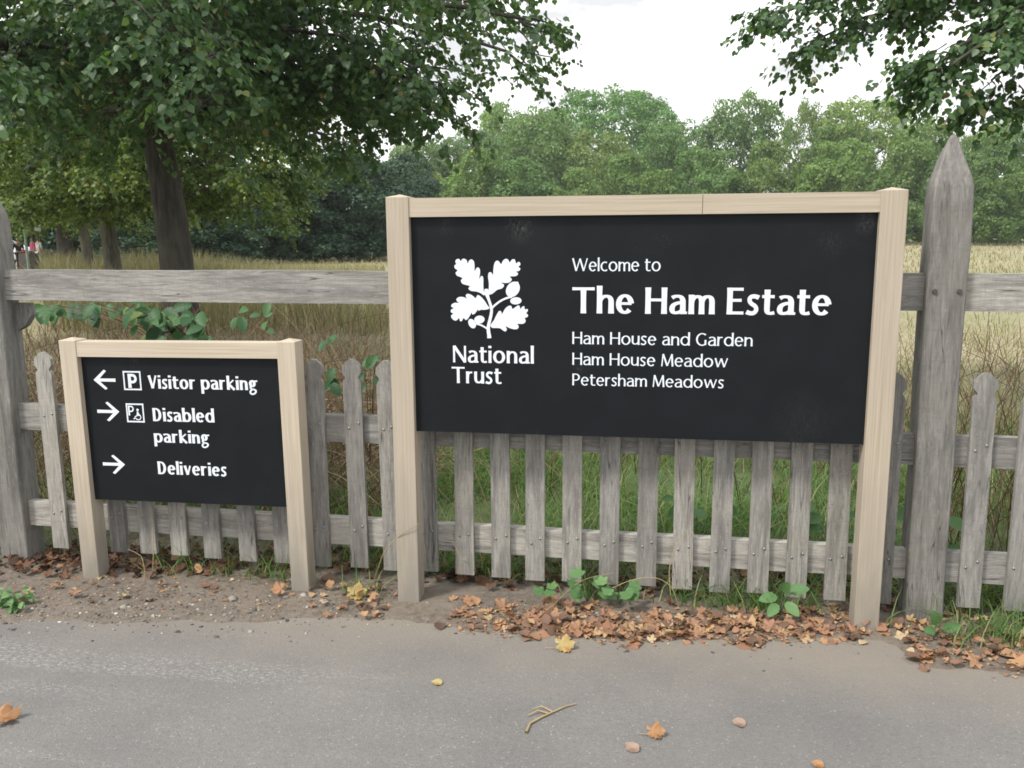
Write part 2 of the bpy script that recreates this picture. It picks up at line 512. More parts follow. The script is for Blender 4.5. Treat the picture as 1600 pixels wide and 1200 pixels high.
def tubes(name, paths, sides=6):
    """paths: list of (points (n,3), radii (n)) -> one mesh"""
    V, Fc, off = [], [], 0
    ang = np.linspace(0, 2 * np.pi, sides, endpoint=False)
    for P, Rr in paths:
        P = np.asarray(P, float)
        Rr = np.asarray(Rr, float)
        T = np.gradient(P, axis=0)
        T /= np.linalg.norm(T, axis=1, keepdims=True) + 1e-9
        ref = np.array([0, 0, 1.0]) if abs(T[:, 2]).mean() < 0.8 else np.array([1.0, 0, 0])
        A = np.cross(T, ref)
        A /= np.linalg.norm(A, axis=1, keepdims=True) + 1e-9
        B = np.cross(T, A)
        ring = P[:, None, :] + Rr[:, None, None] * (np.cos(ang)[None, :, None] * A[:, None, :] + np.sin(ang)[None, :, None] * B[:, None, :])
        n = len(P)
        V.append(ring.reshape(-1, 3))
        idx = off + np.arange(n * sides).reshape(n, sides)
        a = idx[:-1]
        c = idx[1:]
        q = np.stack([a, np.roll(a, -1, 1), np.roll(c, -1, 1), c], -1).reshape(-1, 4)
        Fc.append(q)
        off += n * sides
    return np_mesh(name, np.concatenate(V), np.concatenate(Fc), True)

LEAF_HEART = (np.array([[0, 0, 0], [.12, .40, .07], [.50, .46, .10], [1.05, 0, -.04], [.50, -.46, .10], [.12, -.40, .07]]),
              np.array([[0, 1, 2, 3], [0, 3, 4, 5]]))
LEAF_QUAD = (np.array([[0, 0, 0], [.5, .46, .08], [1, 0, 0], [.5, -.46, .08]]), np.array([[0, 1, 2, 3]]))

def leaf_mesh(name, pos, tip, nrm, size, tpl):
    """scatter a leaf template: tip = direction of the leaf axis, nrm = approximate normal"""
    tv, tf = tpl
    n = len(pos)
    tip = tip / (np.linalg.norm(tip, axis=1, keepdims=True) + 1e-9)
    side = np.cross(nrm, tip)
    side /= np.linalg.norm(side, axis=1, keepdims=True) + 1e-9
    up = np.cross(tip, side)
    size = np.asarray(size).reshape(-1, 1, 1)
    V = pos[:, None, :] + size * (tv[None, :, 0:1] * tip[:, None, :] + tv[None, :, 1:2] * side[:, None, :] + tv[None, :, 2:3] * up[:, None, :])
    Fc = tf[None] + (np.arange(n) * len(tv))[:, None, None]
    return np_mesh(name, V.reshape(-1, 3), Fc.reshape(-1, tf.shape[1]))

def blades(name, base, height, width, lean, rng, segs=3):
    """grass blades: curved tapering strips"""
    n = len(base)
    az = rng.uniform(0, 2 * np.pi, n)
    d = np.stack([np.cos(az), np.sin(az), np.zeros(n)], 1)
    w = np.stack([-np.sin(az + rng.normal(0, .6, n)), np.cos(az), np.zeros(n)], 1)
    V = np.zeros((n, 2 * segs + 1, 3))
    for k in range(segs + 1):
        s = k / segs
        c = base + d * (lean * height * s ** 2)[:, None] + np.array([0, 0, 1.0]) * (height * (s - 0.25 * lean * s * s))[:, None]
        ww = (width * (1 - s) ** 0.7)[:, None]
        if k < segs:
            V[:, 2 * k] = c - w * ww
            V[:, 2 * k + 1] = c + w * ww
        else:
            V[:, 2 * k] = c
    o = (np.arange(n) * (2 * segs + 1))[:, None]
    tris = []
    for k in range(segs - 1):
        a = 2 * k
        tris += [[a, a + 1, a + 3], [a, a + 3, a + 2]]
    a = 2 * (segs - 1)
    tris += [[a, a + 1, a + 2]]
    F = (o[:, :, None] + np.array(tris)[None]).reshape(-1, 3)
    return np_mesh(name, V.reshape(-1, 3), F)

# ------------------------------------------------------------------ ground, road, verge
def grid_sheet(name, x0, x1, y0, y1, nx, ny, zf, mat):
    xs = np.linspace(x0, x1, nx)
    ys = np.linspace(y0, y1, ny)
    X, Y = np.meshgrid(xs, ys)
    V = np.stack([X, Y, zf(X, Y)], -1).reshape(-1, 3)
    i = np.arange(nx * ny).reshape(ny, nx)
    F = np.stack([i[:-1, :-1], i[:-1, 1:], i[1:, 1:], i[1:, :-1]], -1).reshape(-1, 4)
    return tag(link(name, np_mesh(name, V, F, True), mat), None, None, kind='structure')

g = tag(link('ground', np_mesh('ground', [(-700, -200, -.03), (700, -200, -.03), (700, 900, -.03), (-700, 900, -.03)], [(0, 1, 2, 3)]), M['meadow']), None, None, kind='structure')
def edge_y(x):
    e = np.interp(x, [-6, -3.6, -2.87, -2.0, -1.48, -1.21, -.9, -.5, -.08, .4, .8, .93, 1.0, 1.35, 2, 5],
                  [2.9, 3.05, 3.14, 3.27, 3.39, 3.45, 3.39, 3.385, 3.40, 3.47, 3.56, 3.58, 3.37, 3.32, 3.30, 3.2])
    return e + 0.016 * np.sin(x * 11.3) + 0.010 * np.sin(x * 27.1 + 1) + 0.006 * np.sin(x * 61)
# road: strip from the verge edge towards and past the camera
xs = np.linspace(-14, 10, 481)
rows = [np.stack([xs, np.full_like(xs, y), np.zeros_like(xs)], 1) for y in (-9, -3, 0, 2)] + [np.stack([xs, edge_y(xs) + .06, np.zeros_like(xs)], 1)]
V = np.concatenate(rows)
i = np.arange(len(V)).reshape(len(rows), len(xs))
F = np.stack([i[:-1, :-1], i[:-1, 1:], i[1:, 1:], i[1:, :-1]], -1).reshape(-1, 4)
tag(link('road', np_mesh('road', V, F), M['asphalt']), None, None, kind='structure')
# verge: a low lumpy bank of soil between road edge and fence
rng = np.random.default_rng(3)
def lump(x, y):
    return (np.sin(x * 7.1 + 3 * y) * np.sin(y * 9.3 - 2 * x) * .5 + np.sin(x * 19 + 1) * np.sin(y * 23 + x * 5) * .3 + np.sin(x * 43) * np.sin(y * 51) * .2)
ts = np.array([0, .03, .08, .15, .25, .35, .45, .55, .65, .75, .85, 1.0])
rows = []
for tt in ts:
    e = edge_y(xs)
    y = e + (4.45 - e) * tt
    hgt = -.004 + .010 * min(1, tt / .06) + (.002 + .008 * lump(xs, y)) * min(1, tt / .2) - .02 * max(0, (tt - .8) / .2)
    rows.append(np.stack([xs, y, hgt], 1))
V = np.concatenate(rows)
i = np.arange(len(V)).reshape(len(rows), len(xs))
F = np.stack([i[:-1, :-1], i[:-1, 1:], i[1:, 1:], i[1:, :-1]], -1).reshape(-1, 4)
tag(link('soil_verge', np_mesh('soil_verge', V, F, True), M['soil']), None, None, kind='structure')
def verge_z(x, y):
    e = edge_y(x)
    tt = (y - e) / (4.45 - e)
    return np.where(tt < 0, 0.0, -.004 + .010 * np.minimum(1, tt / .06) + (.002 + .008 * lump(x, y)) * np.minimum(1, tt / .2))

# ------------------------------------------------------------------ stroke lettering
XH, ASC, DSC = 0.73, 1.06, -0.33

def bez(p, n=10):
    p = [np.array(q, float) for q in p]
    t_ = np.linspace(0, 1, n)[:, None]
    if len(p) == 4:
        return (1 - t_) ** 3 * p[0] + 3 * (1 - t_) ** 2 * t_ * p[1] + 3 * (1 - t_) * t_ ** 2 * p[2] + t_ ** 3 * p[3]
    return (1 - t_) ** 2 * p[0] + 2 * (1 - t_) * t_ * p[1] + t_ ** 2 * p[2]

def ell(cx, cy, rx, ry, a0=0, a1=360, n=26):
    a = np.radians(np.linspace(a0, a1, n))
    return np.stack([cx + rx * np.cos(a), cy + ry * np.sin(a)], 1)

def ln(*pts):
    r = []
    for a, c in zip(pts[:-1], pts[1:]):
        s = np.linspace(0, 1, 7)[:, None]
        seg = np.array(a, float) * (1 - s) + np.array(c, float) * s
        r.append(seg if not r else seg[1:])
    return np.concatenate(r)

def glyph(ch, Sw, T, cond=1.0):
    """-> (advance, [(polyline, fixed width or None)]) with cap height 1"""
    hs, ht = Sw / 2, T / 2
    o = []
    def st(p, w=None): o.append((p, w))
    def bowl(cx, W_, y0=0.0, y1=XH, a0=0, a1=360):
        st(ell(cx, (y0 + y1) / 2, (W_ - Sw) / 2, (y1 - y0 + .025 - T) / 2, a0, a1))
    if ch == ' ':
        return 0.30 * cond, []
    if ch == 'l':
        st(ln((hs, 0), (hs, ASC))); W_ = Sw
    elif ch == 'i':
        st(ln((hs, 0), (hs, XH))); st(ln((hs, .97 - hs * 1.0), (hs, .97 + hs * .5)), Sw * 1.02); W_ = Sw
    elif ch == 'r':
        st(ln((hs, 0), (hs, XH))); st(bez([(hs, .36), (hs + .03, XH - ht * .9), (hs + .13, XH - ht), (hs + .30, XH - ht * 1.2)])); W_ = Sw + .25
    elif ch == 't':
        W_ = .40 + Sw * .25
        st(np.concatenate([ln((hs + .08, .93), (hs + .08, .22)), bez([(hs + .08, .22), (hs + .08, ht * .4), (hs + .20, ht * .5), (W_, ht + .02)])[1:]]))
        st(ln((0, XH - ht), (W_ - .01, XH - ht)), T)
    elif ch in 'oO':
        W_ = (.58 + Sw * .75) * cond; bowl(W_ / 2, W_)
    elif ch == 'c':
        W_ = (.46 + Sw * .6) * cond; st(ell(.29 * cond + Sw * .35, XH / 2, .29 * cond - Sw * .12, (XH + .02 - T) / 2, 58, 308))
    elif ch == 'e':
        W_ = (.50 + Sw * .75) * cond
        rx = (W_ - Sw * .9) / 2
        st(ell(W_ / 2, XH / 2, rx, (XH + .025 - T) / 2, 4, 318)); st(ln((hs, .385), (W_ - hs * .75, .385)), T * .92)
    elif ch == 'a':
        W_ = (.46 + Sw * .8) * cond
        x = W_ - hs - .02
        st(np.concatenate([ln((x, 0), (x, .44)), bez([(x, .44), (x, XH - ht), (x - .16, XH - ht), (x - .22, XH - ht)])[1:], bez([(x - .22, XH - ht), (x - .30, XH - ht), (x - .36, .64), (x - .40, .61)])[1:]]))
        st(np.concatenate([bez([(x, .44), (x - .2, .43), (hs, .38), (hs, .2)]), bez([(hs, .2), (hs, .04), (hs + .12, ht * .7), (hs + .18, ht * .9)])[1:], bez([(hs + .18, ht * .9), (x - .12, ht), (x - .03, .12), (x, .17)])[1:]]))
        st(ln((x, .07), (W_ + .035, ht * .8)), T * .8)
    elif ch in 'dbpg' and ch != 'g':
        W_ = (.58 + Sw * .75) * cond
        x = W_ - hs if ch == 'd' else hs
        st(ln((x, DSC if ch == 'p' else 0), (x, XH if ch == 'p' else ASC)))
        st(ell(W_ / 2, XH / 2, (W_ - Sw) / 2, (XH + .02 - T) / 2))
    elif ch == 'g':
        W_ = (.50 + Sw * .8) * cond
        cx = W_ / 2 - .03
        st(ell(cx, .49, (W_ - Sw) / 2 - .05, .24 - ht * .6))
        st(np.concatenate([bez([(cx - .10, .28), (hs, .22), (hs, .10), (cx, .06)]), bez([(cx, .06), (W_ - hs, .04), (W_ - hs + .03, -.05), (W_ - hs - .01, -.15)])[1:],
                           bez([(W_ - hs - .01, -.15), (W_ - hs - .1, -.34), (hs, -.36), (hs - .02, -.17)])[1:], bez([(hs - .02, -.17), (hs, -.06), (cx - .1, .02), (cx, .06)])[1:]]), (Sw + T) * .42)
        st(ln((cx + .12, XH - ht * 1.2), (W_ + .04, XH - ht * .9)), T)
    elif ch in 'hn':
        W_ = (.42 + Sw) * cond + .02
        st(ln((hs, 0), (hs, ASC if ch == 'h' else XH)))
        x = W_ - hs
        st(np.concatenate([bez([(hs, .46), (hs + .06, XH - ht * .6), (x, XH + .04), (x, .44)], 14), ln((x, .44), (x, 0))[1:]]))
    elif ch == 'm':
        hw = (.42 + Sw) * cond * .93
        W_ = hw * 2 - Sw
        st(ln((hs, 0), (hs, XH)))
        for k in range(2):
            a, x = hs + k * (hw - Sw), hs + (k + 1) * (hw - Sw)
            st(np.concatenate([bez([(a, .46), (a + .05, XH - ht * .6), (x, XH + .04), (x, .44)], 14), ln((x, .44), (x, 0))[1:]]))
    elif ch == 'u':
        W_ = (.42 + Sw) * cond + .02
        x = W_ - hs
        st(ln((x, 0), (x, XH)))
        st(np.concatenate([ln((hs, XH), (hs, .3)), bez([(hs, .3), (hs, -.05), (x - .06, ht * .4), (x, .28)], 14)[1:]]))
    elif ch == 's':
        W_ = (.36 + Sw * .6) * cond
        a, c = hs * .9, W_ - hs * .9
        st(np.concatenate([bez([(W_ - .03, XH - .10), (W_ * .72, XH - ht * .8), (W_ * .55, XH - ht * .8), (W_ * .5, XH - ht * .9)]), bez([(W_ * .5, XH - ht * .9), (a, XH - ht), (a - .03, .47), (W_ * .5, .375)])[1:],
                           bez([(W_ * .5, .375), (c + .05, .28), (c, ht), (W_ * .45, ht * .8)])[1:], bez([(W_ * .45, ht * .8), (W_ * .3, ht * .8), (.08, .07), (.02, .10)])[1:]]), (Sw + T) * .5)
    elif ch == 'v':
        W_ = (.50 + Sw * .7) * cond
        st(ln((hs, XH), (W_ / 2, .02)), Sw * .95); st(ln((W_ - hs * .7, XH), (W_ / 2, .02)), T * 1.05)
    elif ch == 'w':
        W_ = (.84 + Sw) * cond
        q = W_ / 4
        for k, (a, c) in enumerate((((hs, XH), (q + .02, .02)), ((2 * q, XH - .02), (q + .02, .02)), ((2 * q, XH - .02), (3 * q - .02, .02)), ((W_ - hs * .7, XH), (3 * q - .02, .02)))):
            st(ln(a, c), Sw * .9 if k % 2 == 0 else T)
    elif ch == 'k':
        W_ = (.46 + Sw) * cond
        st(ln((hs, 0), (hs, ASC))); st(ln((W_ - hs * .9, XH), (hs, .37)), T); st(ln((hs * 1.6, .40), (W_ - hs * .5, 0)), Sw * .92)
    elif ch == 'T':
        W_ = .64 + Sw; st(ln((W_ / 2, 0), (W_ / 2, 1 - T))); st(ln((0, 1 - ht), (W_, 1 - ht)), T)
    elif ch == 'E':
        W_ = .40 + Sw; st(ln((hs, 0), (hs, 1)))
        for y, ww in ((1 - ht, W_ - .02), (.53, W_ - .08), (ht, W_)): st(ln((hs, y), (ww, y)), T)
    elif ch == 'H':
        W_ = .60 + Sw; st(ln((hs, 0), (hs, 1))); st(ln((W_ - hs, 0), (W_ - hs, 1))); st(ln((hs, .53), (W_ - hs, .53)), T)
    elif ch == 'P':
        W_ = .46 + Sw
        st(ln((hs, 0), (hs, 1)))
        st(np.concatenate([ln((hs, 1 - ht), (W_ * .45, 1 - ht)), bez([(W_ * .45, 1 - ht), (W_ + .08 - hs, 1 - ht), (W_ + .08 - hs, .44), (W_ * .45, .44)], 14)[1:], ln((W_ * .45, .44), (hs, .44))[1:]]))
    elif ch == 'D':
        W_ = (.56 + Sw) * cond
        st(ln((hs, 0), (hs, 1)))
        st(np.concatenate([ln((hs, 1 - ht), (W_ * .35, 1 - ht)), bez([(W_ * .35, 1 - ht), (W_ - hs + .05, 1 - ht), (W_ - hs + .05, ht), (W_ * .35, ht)], 18)[1:], ln((W_ * .35, ht), (hs, ht))[1:]]))
    elif ch == 'G':
        W_ = .70 + Sw * .6
        st(ell(.44, .5, .44 - hs, .5 - ht + .01, 50, 312)); st(ln((W_ - hs - .04, .06), (W_ - hs - .04, .46)))
    elif ch == 'M':
        W_ = .82 + Sw * .6
        st(ln((T * .6, 0), (.13, 1)), T * 1.05); st(ln((.13, 1), (W_ / 2, .05)), Sw); st(ln((W_ - .13, 1), (W_ / 2, .05)), T); st(ln((W_ - hs, 0), (W_ - .13, 1)), Sw)
    elif ch == 'N':
        W_ = .66 + Sw * .7
        st(ln((T * .6, 0), (T * .6, 1)), T * 1.15); st(ln((T * .7, .97), (W_ - T * .6, .03)), Sw); st(ln((W_ - T * .6, 0), (W_ - T * .6, 1)), T * 1.15)
    elif ch == 'V':
        W_ = (.62 + Sw * .7) * cond
        st(ln((hs, 1), (W_ / 2, .02)), Sw); st(ln((W_ - hs * .7, 1), (W_ / 2, .02)), T * 1.1)
    elif ch == 'W':
        W_ = 1.10 + Sw
        q = W_ / 4
        for k, (a, c) in enumerate((((hs, 1), (q + .02, .02)), ((2 * q, .97), (q + .02, .02)), ((2 * q, .97), (3 * q - .02, .02)), ((W_ - hs * .7, 1), (3 * q - .02, .02)))):
            st(ln(a, c), Sw if k % 2 == 0 else T)
    else:
        raise ValueError(ch)
    return W_, o

LAYER = [0]
def stroke_geo(P, w, Sw, T, V, F, y):
    P = np.asarray(P, float)
    closed = np.linalg.norm(P[0] - P[-1]) < 1e-6 and len(P) > 4
    if closed:
        Q = np.vstack([P[-2], P, P[1]])
        D = (Q[2:] - Q[:-2])
    else:
        D = np.gradient(P, axis=0)
    D /= np.linalg.norm(D, axis=1, keepdims=True) + 1e-9
    if w is None:
        ww = np.sqrt((Sw * D[:, 1]) ** 2 + (T * D[:, 0]) ** 2)
    else:
        ww = np.full(len(P), w)
    if not closed:
        s = np.linspace(-1, 1, len(P))
        ww = ww * (0.955 + 0.10 * s ** 4)
    N = np.stack([-D[:, 1], D[:, 0]], 1) * (ww / 2)[:, None]
    o = len(V)
    for p, q in zip(P + N, P - N):
        V.append((p[0], y, p[1]))
        V.append((q[0], y, q[1]))
    for k in range(len(P) - 1):
        F.append((o + 2 * k, o + 2 * k + 1, o + 2 * k + 3, o + 2 * k + 2))

def lettering(text, x0, z0, x1, cap, Sw, T, parent, yface=0.03, track=0.10, cond=1.0, name='lettering', label=None):
    """one line of white letters between x0 and x1, baseline z0"""
    V, F = [], []
    x = 0.0
    items = []
    for ch in text:
        w, strokes = glyph(ch, Sw, T, cond)
        items.append((x, strokes))
        x += w + (track if ch not in ' ' else track * .6)
    total = x - track
    kx = (x1 - x0) / total
    k = 0
    words, cur = [], []
    for ch, it in zip(text, items):
        if ch == ' ':
            words.append(cur)
            cur = []
        else:
            cur.append(it)
    words.append(cur)
    for wd in words:                       # one part for each word
        V, F = [], []
        for xo, strokes in wd:
            for P, w in strokes:
                y = yface - 0.0012 - 0.00006 * (k % 7)
                k += 1
                stroke_geo(np.asarray(P) + np.array([xo, 0]), w, Sw, T, V, F, y)
        V = np.array(V)
        V[:, 0] = x0 + V[:, 0] * kx
        V[:, 2] = z0 + V[:, 2] * cap
        me = bpy.data.meshes.new(name)
        me.from_pydata(V.tolist(), [], F)
        link(name, me, M['vinyl'], parent)

def flat_strokes(name, strokes, parent, yface=0.03, label=None, polys=()):
    V, F = [], []
    for k, (P, w) in enumerate(strokes):
        stroke_geo(P, w, w, w, V, F, yface - 0.0012 - 0.00008 * k)
    for k, P in enumerate(polys):
        o0 = len(V)
        y = yface - 0.0012 - 0.00008 * (len(strokes) + k)
        V += [(p[0], y, p[1]) for p in P]
        for tri in tessellate_polygon([[Vector((p[0], p[1], 0)) for p in P]]):
            F.append(tuple(o0 + q for q in tri))
    me = bpy.data.meshes.new(name)
    me.from_pydata(V, [], F)
    o = link(name, me, M['vinyl'], parent)
    if label: o['label'] = label
    return o

# ------------------------------------------------------------------ signs
def sign_post(w, dpt, ztop, mat, parent, xl):
    bm = bmesh.new()
    add_box(bm, -w / 2, w / 2, 0, dpt, -0.25, ztop)
    top = [f for f in bm.faces if f.normal.z > .9 or all(abs(v.co.z - ztop) < 1e-6 for v in f.verts)]
    r = bmesh.ops.poke(bm, faces=top)
    for v_ in r['verts']:
        v_.co.z += 0.012
    bevel(bm, 0.0025, 2)
    o = link('post', bm_mesh('sign_post', bm), mat, parent)
    o.location.x = xl + w / 2
    return o

def sign_rail(x0, x1, y0, y1, z0, z1, mat, parent, crack=None):
    bm = bmesh.new()
    if crack:
        add_box(bm, x0, crack - .0011, y0, y1, z0, z1)
        add_box(bm, crack + .0011, x1, y0 + .0007, y1, z0, z1)
    else:
        add_box(bm, x0, x1, y0, y1, z0, z1)
    bevel(bm, 0.002, 2)
    return link('top_rail', bm_mesh('sign_rail', bm), mat, parent)

def sign_panel(x0, x1, y0, y1, z0, z1, parent):
    bm = bmesh.new()
    add_box(bm, x0, x1, y0, y1, z0, z1)
    return link('panel', bm_mesh('sign_panel', bm), M['panel'], parent)

# large welcome sign
big = tag(empty('welcome_sign', (-0.14335, 3.6476, 0), (0, 0.0017, 0.0139)),
          'large black welcome sign in a pale oak frame, taller of the two signs', 'sign')
H = 1.05185
sign_post(.10, .10, 1.832, M['oak_z'], big, -H)
sign_post(.10, .10, 1.832, M['oak_z'], big, H - .10)
sign_rail(-H + .10, H - .10, .006, .094, 1.747, 1.826, M['oak_x'], big, 0.2719)
pn = sign_panel(-H + .1006, H - .1006, .03, .046, .807, 1.7465, big)
R_, T_ = .13, .085
lettering('Welcome to', -.2565, 1.5170, .1104, .0535, R_, T_, pn, track=.085)
lettering('The Ham Estate', -.2548, 1.3400, .7923, .1095, .208, .112, pn, track=.085)
lettering('Ham House and Garden', -.2540, 1.2086, .4913, .0522, R_, T_, pn, track=.085)
lettering('Ham House Meadow', -.2536, 1.1188, .3952, .0522, R_, T_, pn, track=.085)
lettering('Petersham Meadows', -.2532, 1.0300, .3817, .0506, R_, T_, pn, track=.085)
lettering('National', -.7765, 1.1208, -.4200, .0736, .178, .105, pn, track=.095)
lettering('Trust', -.7838, 1.0290, -.5628, .0719, .178, .105, pn, track=.085)

def emb(p):
    """trace of the oak sprig: picture units -> panel metres"""
    return (-.7917 + (p[0] - 100) * (.3493 / 600), 1.5789 - (p[1] - 100) * (.3492 / 610))

def cat(pts, n=5):
    """closed Catmull-Rom"""
    P = np.array(pts, float)
    r = []
    N = len(P)
    for k in range(N):
        p0, p1, p2, p3 = P[k - 1], P[k], P[(k + 1) % N], P[(k + 2) % N]
        for s in np.linspace(0, 1, n, endpoint=False):
            r.append(.5 * ((2 * p1) + (-p0 + p2) * s + (2 * p0 - 5 * p1 + 4 * p2 - p3) * s * s + (-p0 + 3 * p1 - 3 * p2 + p3) * s ** 3))
    return [tuple(x) for x in r]

leafs = [
    [(375, 384), (366, 345), (365, 300), (365, 260), (356, 243), (345, 250), (334, 264), (341, 225), (340, 193), (325, 180), (312, 190), (301, 208), (301, 168), (296, 135), (278, 121), (262, 129), (249, 150), (242, 126), (222, 115), (206, 122), (199, 134), (184, 117), (164, 122), (157, 140), (164, 155), (150, 166), (152, 186), (172, 203),
     (157, 220), (168, 242), (190, 250), (208, 262), (196, 278), (208, 302), (240, 312), (263, 320), (252, 338), (272, 355), (310, 360), (345, 372), (360, 384)],
    [(400, 377), (406, 330), (406, 290), (401, 250), (407, 220), (424, 217), (438, 234), (442, 190), (450, 150), (466, 131), (484, 137), (499, 156), (514, 130), (536, 117), (553, 125), (563, 143), (580, 123), (599, 121), (606, 138), (612, 151), (630, 139), (643, 158), (628, 176), (642, 189), (632, 206), (612, 211),
     (625, 228), (606, 245), (564, 248), (578, 268), (562, 290), (530, 296), (498, 293), (520, 310), (506, 335), (470, 346), (442, 368), (422, 380)],
    [(410, 484), (394, 463), (372, 428), (345, 398), (322, 386), (313, 398), (302, 410), (290, 396), (262, 380), (240, 379), (231, 394), (240, 412), (214, 402), (180, 402), (160, 418), (165, 434), (178, 446), (150, 445), (127, 455), (119, 472), (136, 487), (118, 498), (117, 517), (133, 526), (117, 544), (125, 566), (152, 581), (178, 562), (183, 580), (197, 584), (212, 560),
     (226, 574), (242, 568), (258, 545), (274, 518), (278, 532), (298, 526), (322, 494), (325, 505), (345, 497), (380, 496)],
    [(415, 612), (440, 577), (460, 537), (480, 506), (496, 508), (503, 526), (526, 488), (552, 467), (572, 467), (581, 488), (602, 476), (621, 463), (634, 466), (640, 488), (655, 471), (670, 469), (672, 491), (690, 488), (696, 501), (684, 519), (697, 534), (691, 549), (672, 556), (678, 572), (674, 590), (655, 600), (617, 601), (627, 618), (618, 638), (590, 641), (560, 633), (528, 620),
     (538, 641), (528, 658), (510, 652), (488, 636), (455, 633), (428, 632)],
]
def ov(cx, cy, a, b_, rot, nib=False):
    r_ = []
    for k in range(24):
        th = 2 * math.pi * k / 24
        ex = a * (1.12 if nib and k == 0 else 1)
        x_, y_ = ex * math.cos(th), b_ * math.sin(th)
        r_.append((cx + x_ * math.cos(rot) - y_ * math.sin(rot), cy + x_ * math.sin(rot) + y_ * math.cos(rot)))
    return r_
acorn = [ov(585, 343, 62, 47, rad(-56), True), ov(607, 428, 42, 27, rad(-4)), ov(332, 571, 39, 30, rad(-8)), ov(276, 602, 38, 26, rad(62))]
stem = [(405, 711), (404, 690), (399, 660), (398, 630), (404, 600), (412, 570), (419, 540), (424, 510), (424, 485), (416, 455), (406, 425), (397, 400), (388, 370), (386, 340)]
stw = [32, 28, 26, 25, 24, 23, 22, 21, 21, 20, 20, 24, 34, 26]
lf, rt = [], []
for k, (x_, y_) in enumerate(stem):
    a_ = np.array(stem[min(k + 1, len(stem) - 1)]) - np.array(stem[max(k - 1, 0)])
    a_ = a_ / np.linalg.norm(a_)
    lf.append((x_ - a_[1] * stw[k] / 2, y_ + a_[0] * stw[k] / 2))
    rt.append((x_ + a_[1] * stw[k] / 2, y_ - a_[0] * stw[k] / 2))
polys = [[emb(p) for p in cat(l_, 4)] for l_ in leafs] + [[emb(p) for p in a_] for a_ in acorn] + [[emb(p) for p in lf + rt[::-1]]]
u_ = .3493 / 600
br1 = [emb(p) for p in bez([(428, 482), (470, 440), (515, 408), (578, 398)], 12)]
br2 = [emb(p) for p in bez([(392, 642), (365, 620), (335, 606), (300, 602)], 12)]
flat_strokes('emblem', [(br1, 15 * u_), (br2, 13 * u_)], pn, polys=polys)

# small direction sign
small = tag(empty('direction_sign', (-2.23927, 3.6628, 0), (0, -0.0063, 0.0057)),
            'smaller black parking direction sign with arrows in an oak frame', 'sign')
H = .59435
sign_post(.0878, .0889, 1.1983, M['oak_z2'], small, -H)
sign_post(.0878, .0889, 1.1983, M['oak_z2'], small, H - .0878)
sign_rail(-H + .0878, H - .0878, .004, .085, 1.121, 1.192, M['oak_x2'], small)
pn2 = sign_panel(-H + .0884, H - .0884, .03, .046, .410, 1.1206, small)
B_, C_ = .195, .11
lettering('Visitor parking', -.1660, .9688, .3847, .0625, B_, C_, pn2, track=.07, cond=.86)
lettering('Disabled', -.1560, .8110, .1597, .0632, B_, C_, pn2, track=.07, cond=.86)
lettering('parking', -.1600, .7073, .1238, .0600, B_, C_, pn2, track=.07, cond=.86)
lettering('Deliveries', -.1540, .5504, .2017, .0625, B_, C_, pn2, track=.07, cond=.86)
def arrow(tip, tail, h1, h2):
    e = .0155
    flat_strokes('arrow', [(ln(tail, (tip[0] + (e if tail[0] > tip[0] else -e) * .5, tip[1])), e)], pn2,
                 polys=[(lambda s: [(tip[0] - s * .004, tip[1]), (h1[0] - s * .0, h1[1] + .006), (h1[0] + s * .012, h1[1] + .000), (tip[0] + s * .021, tip[1]), (h2[0] + s * .012, h2[1]), (h2[0], h2[1] - .006)])(1 if tail[0] > tip[0] else -1)])
arrow((-.4458, 1.0060), (-.3348, 1.0061), (-.3918, 1.0500), (-.3918, .9655))
arrow((-.3339, .8530), (-.4464, .8530), (-.3872, .8950), (-.3872, .8105))
arrow((-.3300, .5918), (-.4442, .5918), (-.3835, .6330), (-.3835, .5485))
def box_symbol(x0, x1, z0, z1, extra, polys=()):
    w = .0072
    h = w / 2
    fr = [(ln((x0, z0 + h), (x1, z0 + h)), w), (ln((x0, z1 - h), (x1, z1 - h)), w), (ln((x0 + h, z0), (x0 + h, z1)), w), (ln((x1 - h, z0), (x1 - h, z1)), w)]
    flat_strokes('parking_symbol', fr + extra, pn2, polys=polys)
def p_strokes(x0, z0, hgt, wid, sw):
    h = sw / 2
    return [(ln((x0 + h, z0), (x0 + h, z0 + hgt)), sw),
            (np.concatenate([ln((x0 + h, z0 + hgt - h * .8), (x0 + wid * .5, z0 + hgt - h * .8)), bez([(x0 + wid * .5, z0 + hgt - h * .8), (x0 + wid * 1.12 - h, z0 + hgt - h * .8), (x0 + wid * 1.12 - h, z0 + hgt * .42), (x0 + wid * .5, z0 + hgt * .42)], 14)[1:],
                             ln((x0 + wid * .5, z0 + hgt * .42), (x0 + h, z0 + hgt * .42))[1:]]), sw * .8)]
box_symbol(-.2930, -.2010, .9594, 1.0510, p_strokes(-.2690, .970, .068, .048, .0165))
def wp(x, z):
    return (-.2926 + (x - 372) * .00068, .8026 + (517 - z) * .00066)
wcx = wp(460, 477)
wc = [(ell(wcx[0], wcx[1], .0135, .0135, -155, 100, 22), .0048), (ln(wp(459, 436), wp(455, 464)), .0075),
      (ln(wp(455, 464), wp(474, 464)), .0048), (ln(wp(455, 466), wp(438, 474), wp(434, 488), wp(424, 490)), .0050), (ln(wp(458, 447), wp(470, 449)), .0042)]
hd = wp(460, 424)
box_symbol(-.2926, -.2005, .8026, .8948, p_strokes(-.2825, .836, .048, .031, .0085) + wc,
           polys=[[(hd[0] + .0062 * math.cos(a), hd[1] + .0062 * math.sin(a)) for a in np.linspace(0, 6.283, 14, endpoint=False)]])

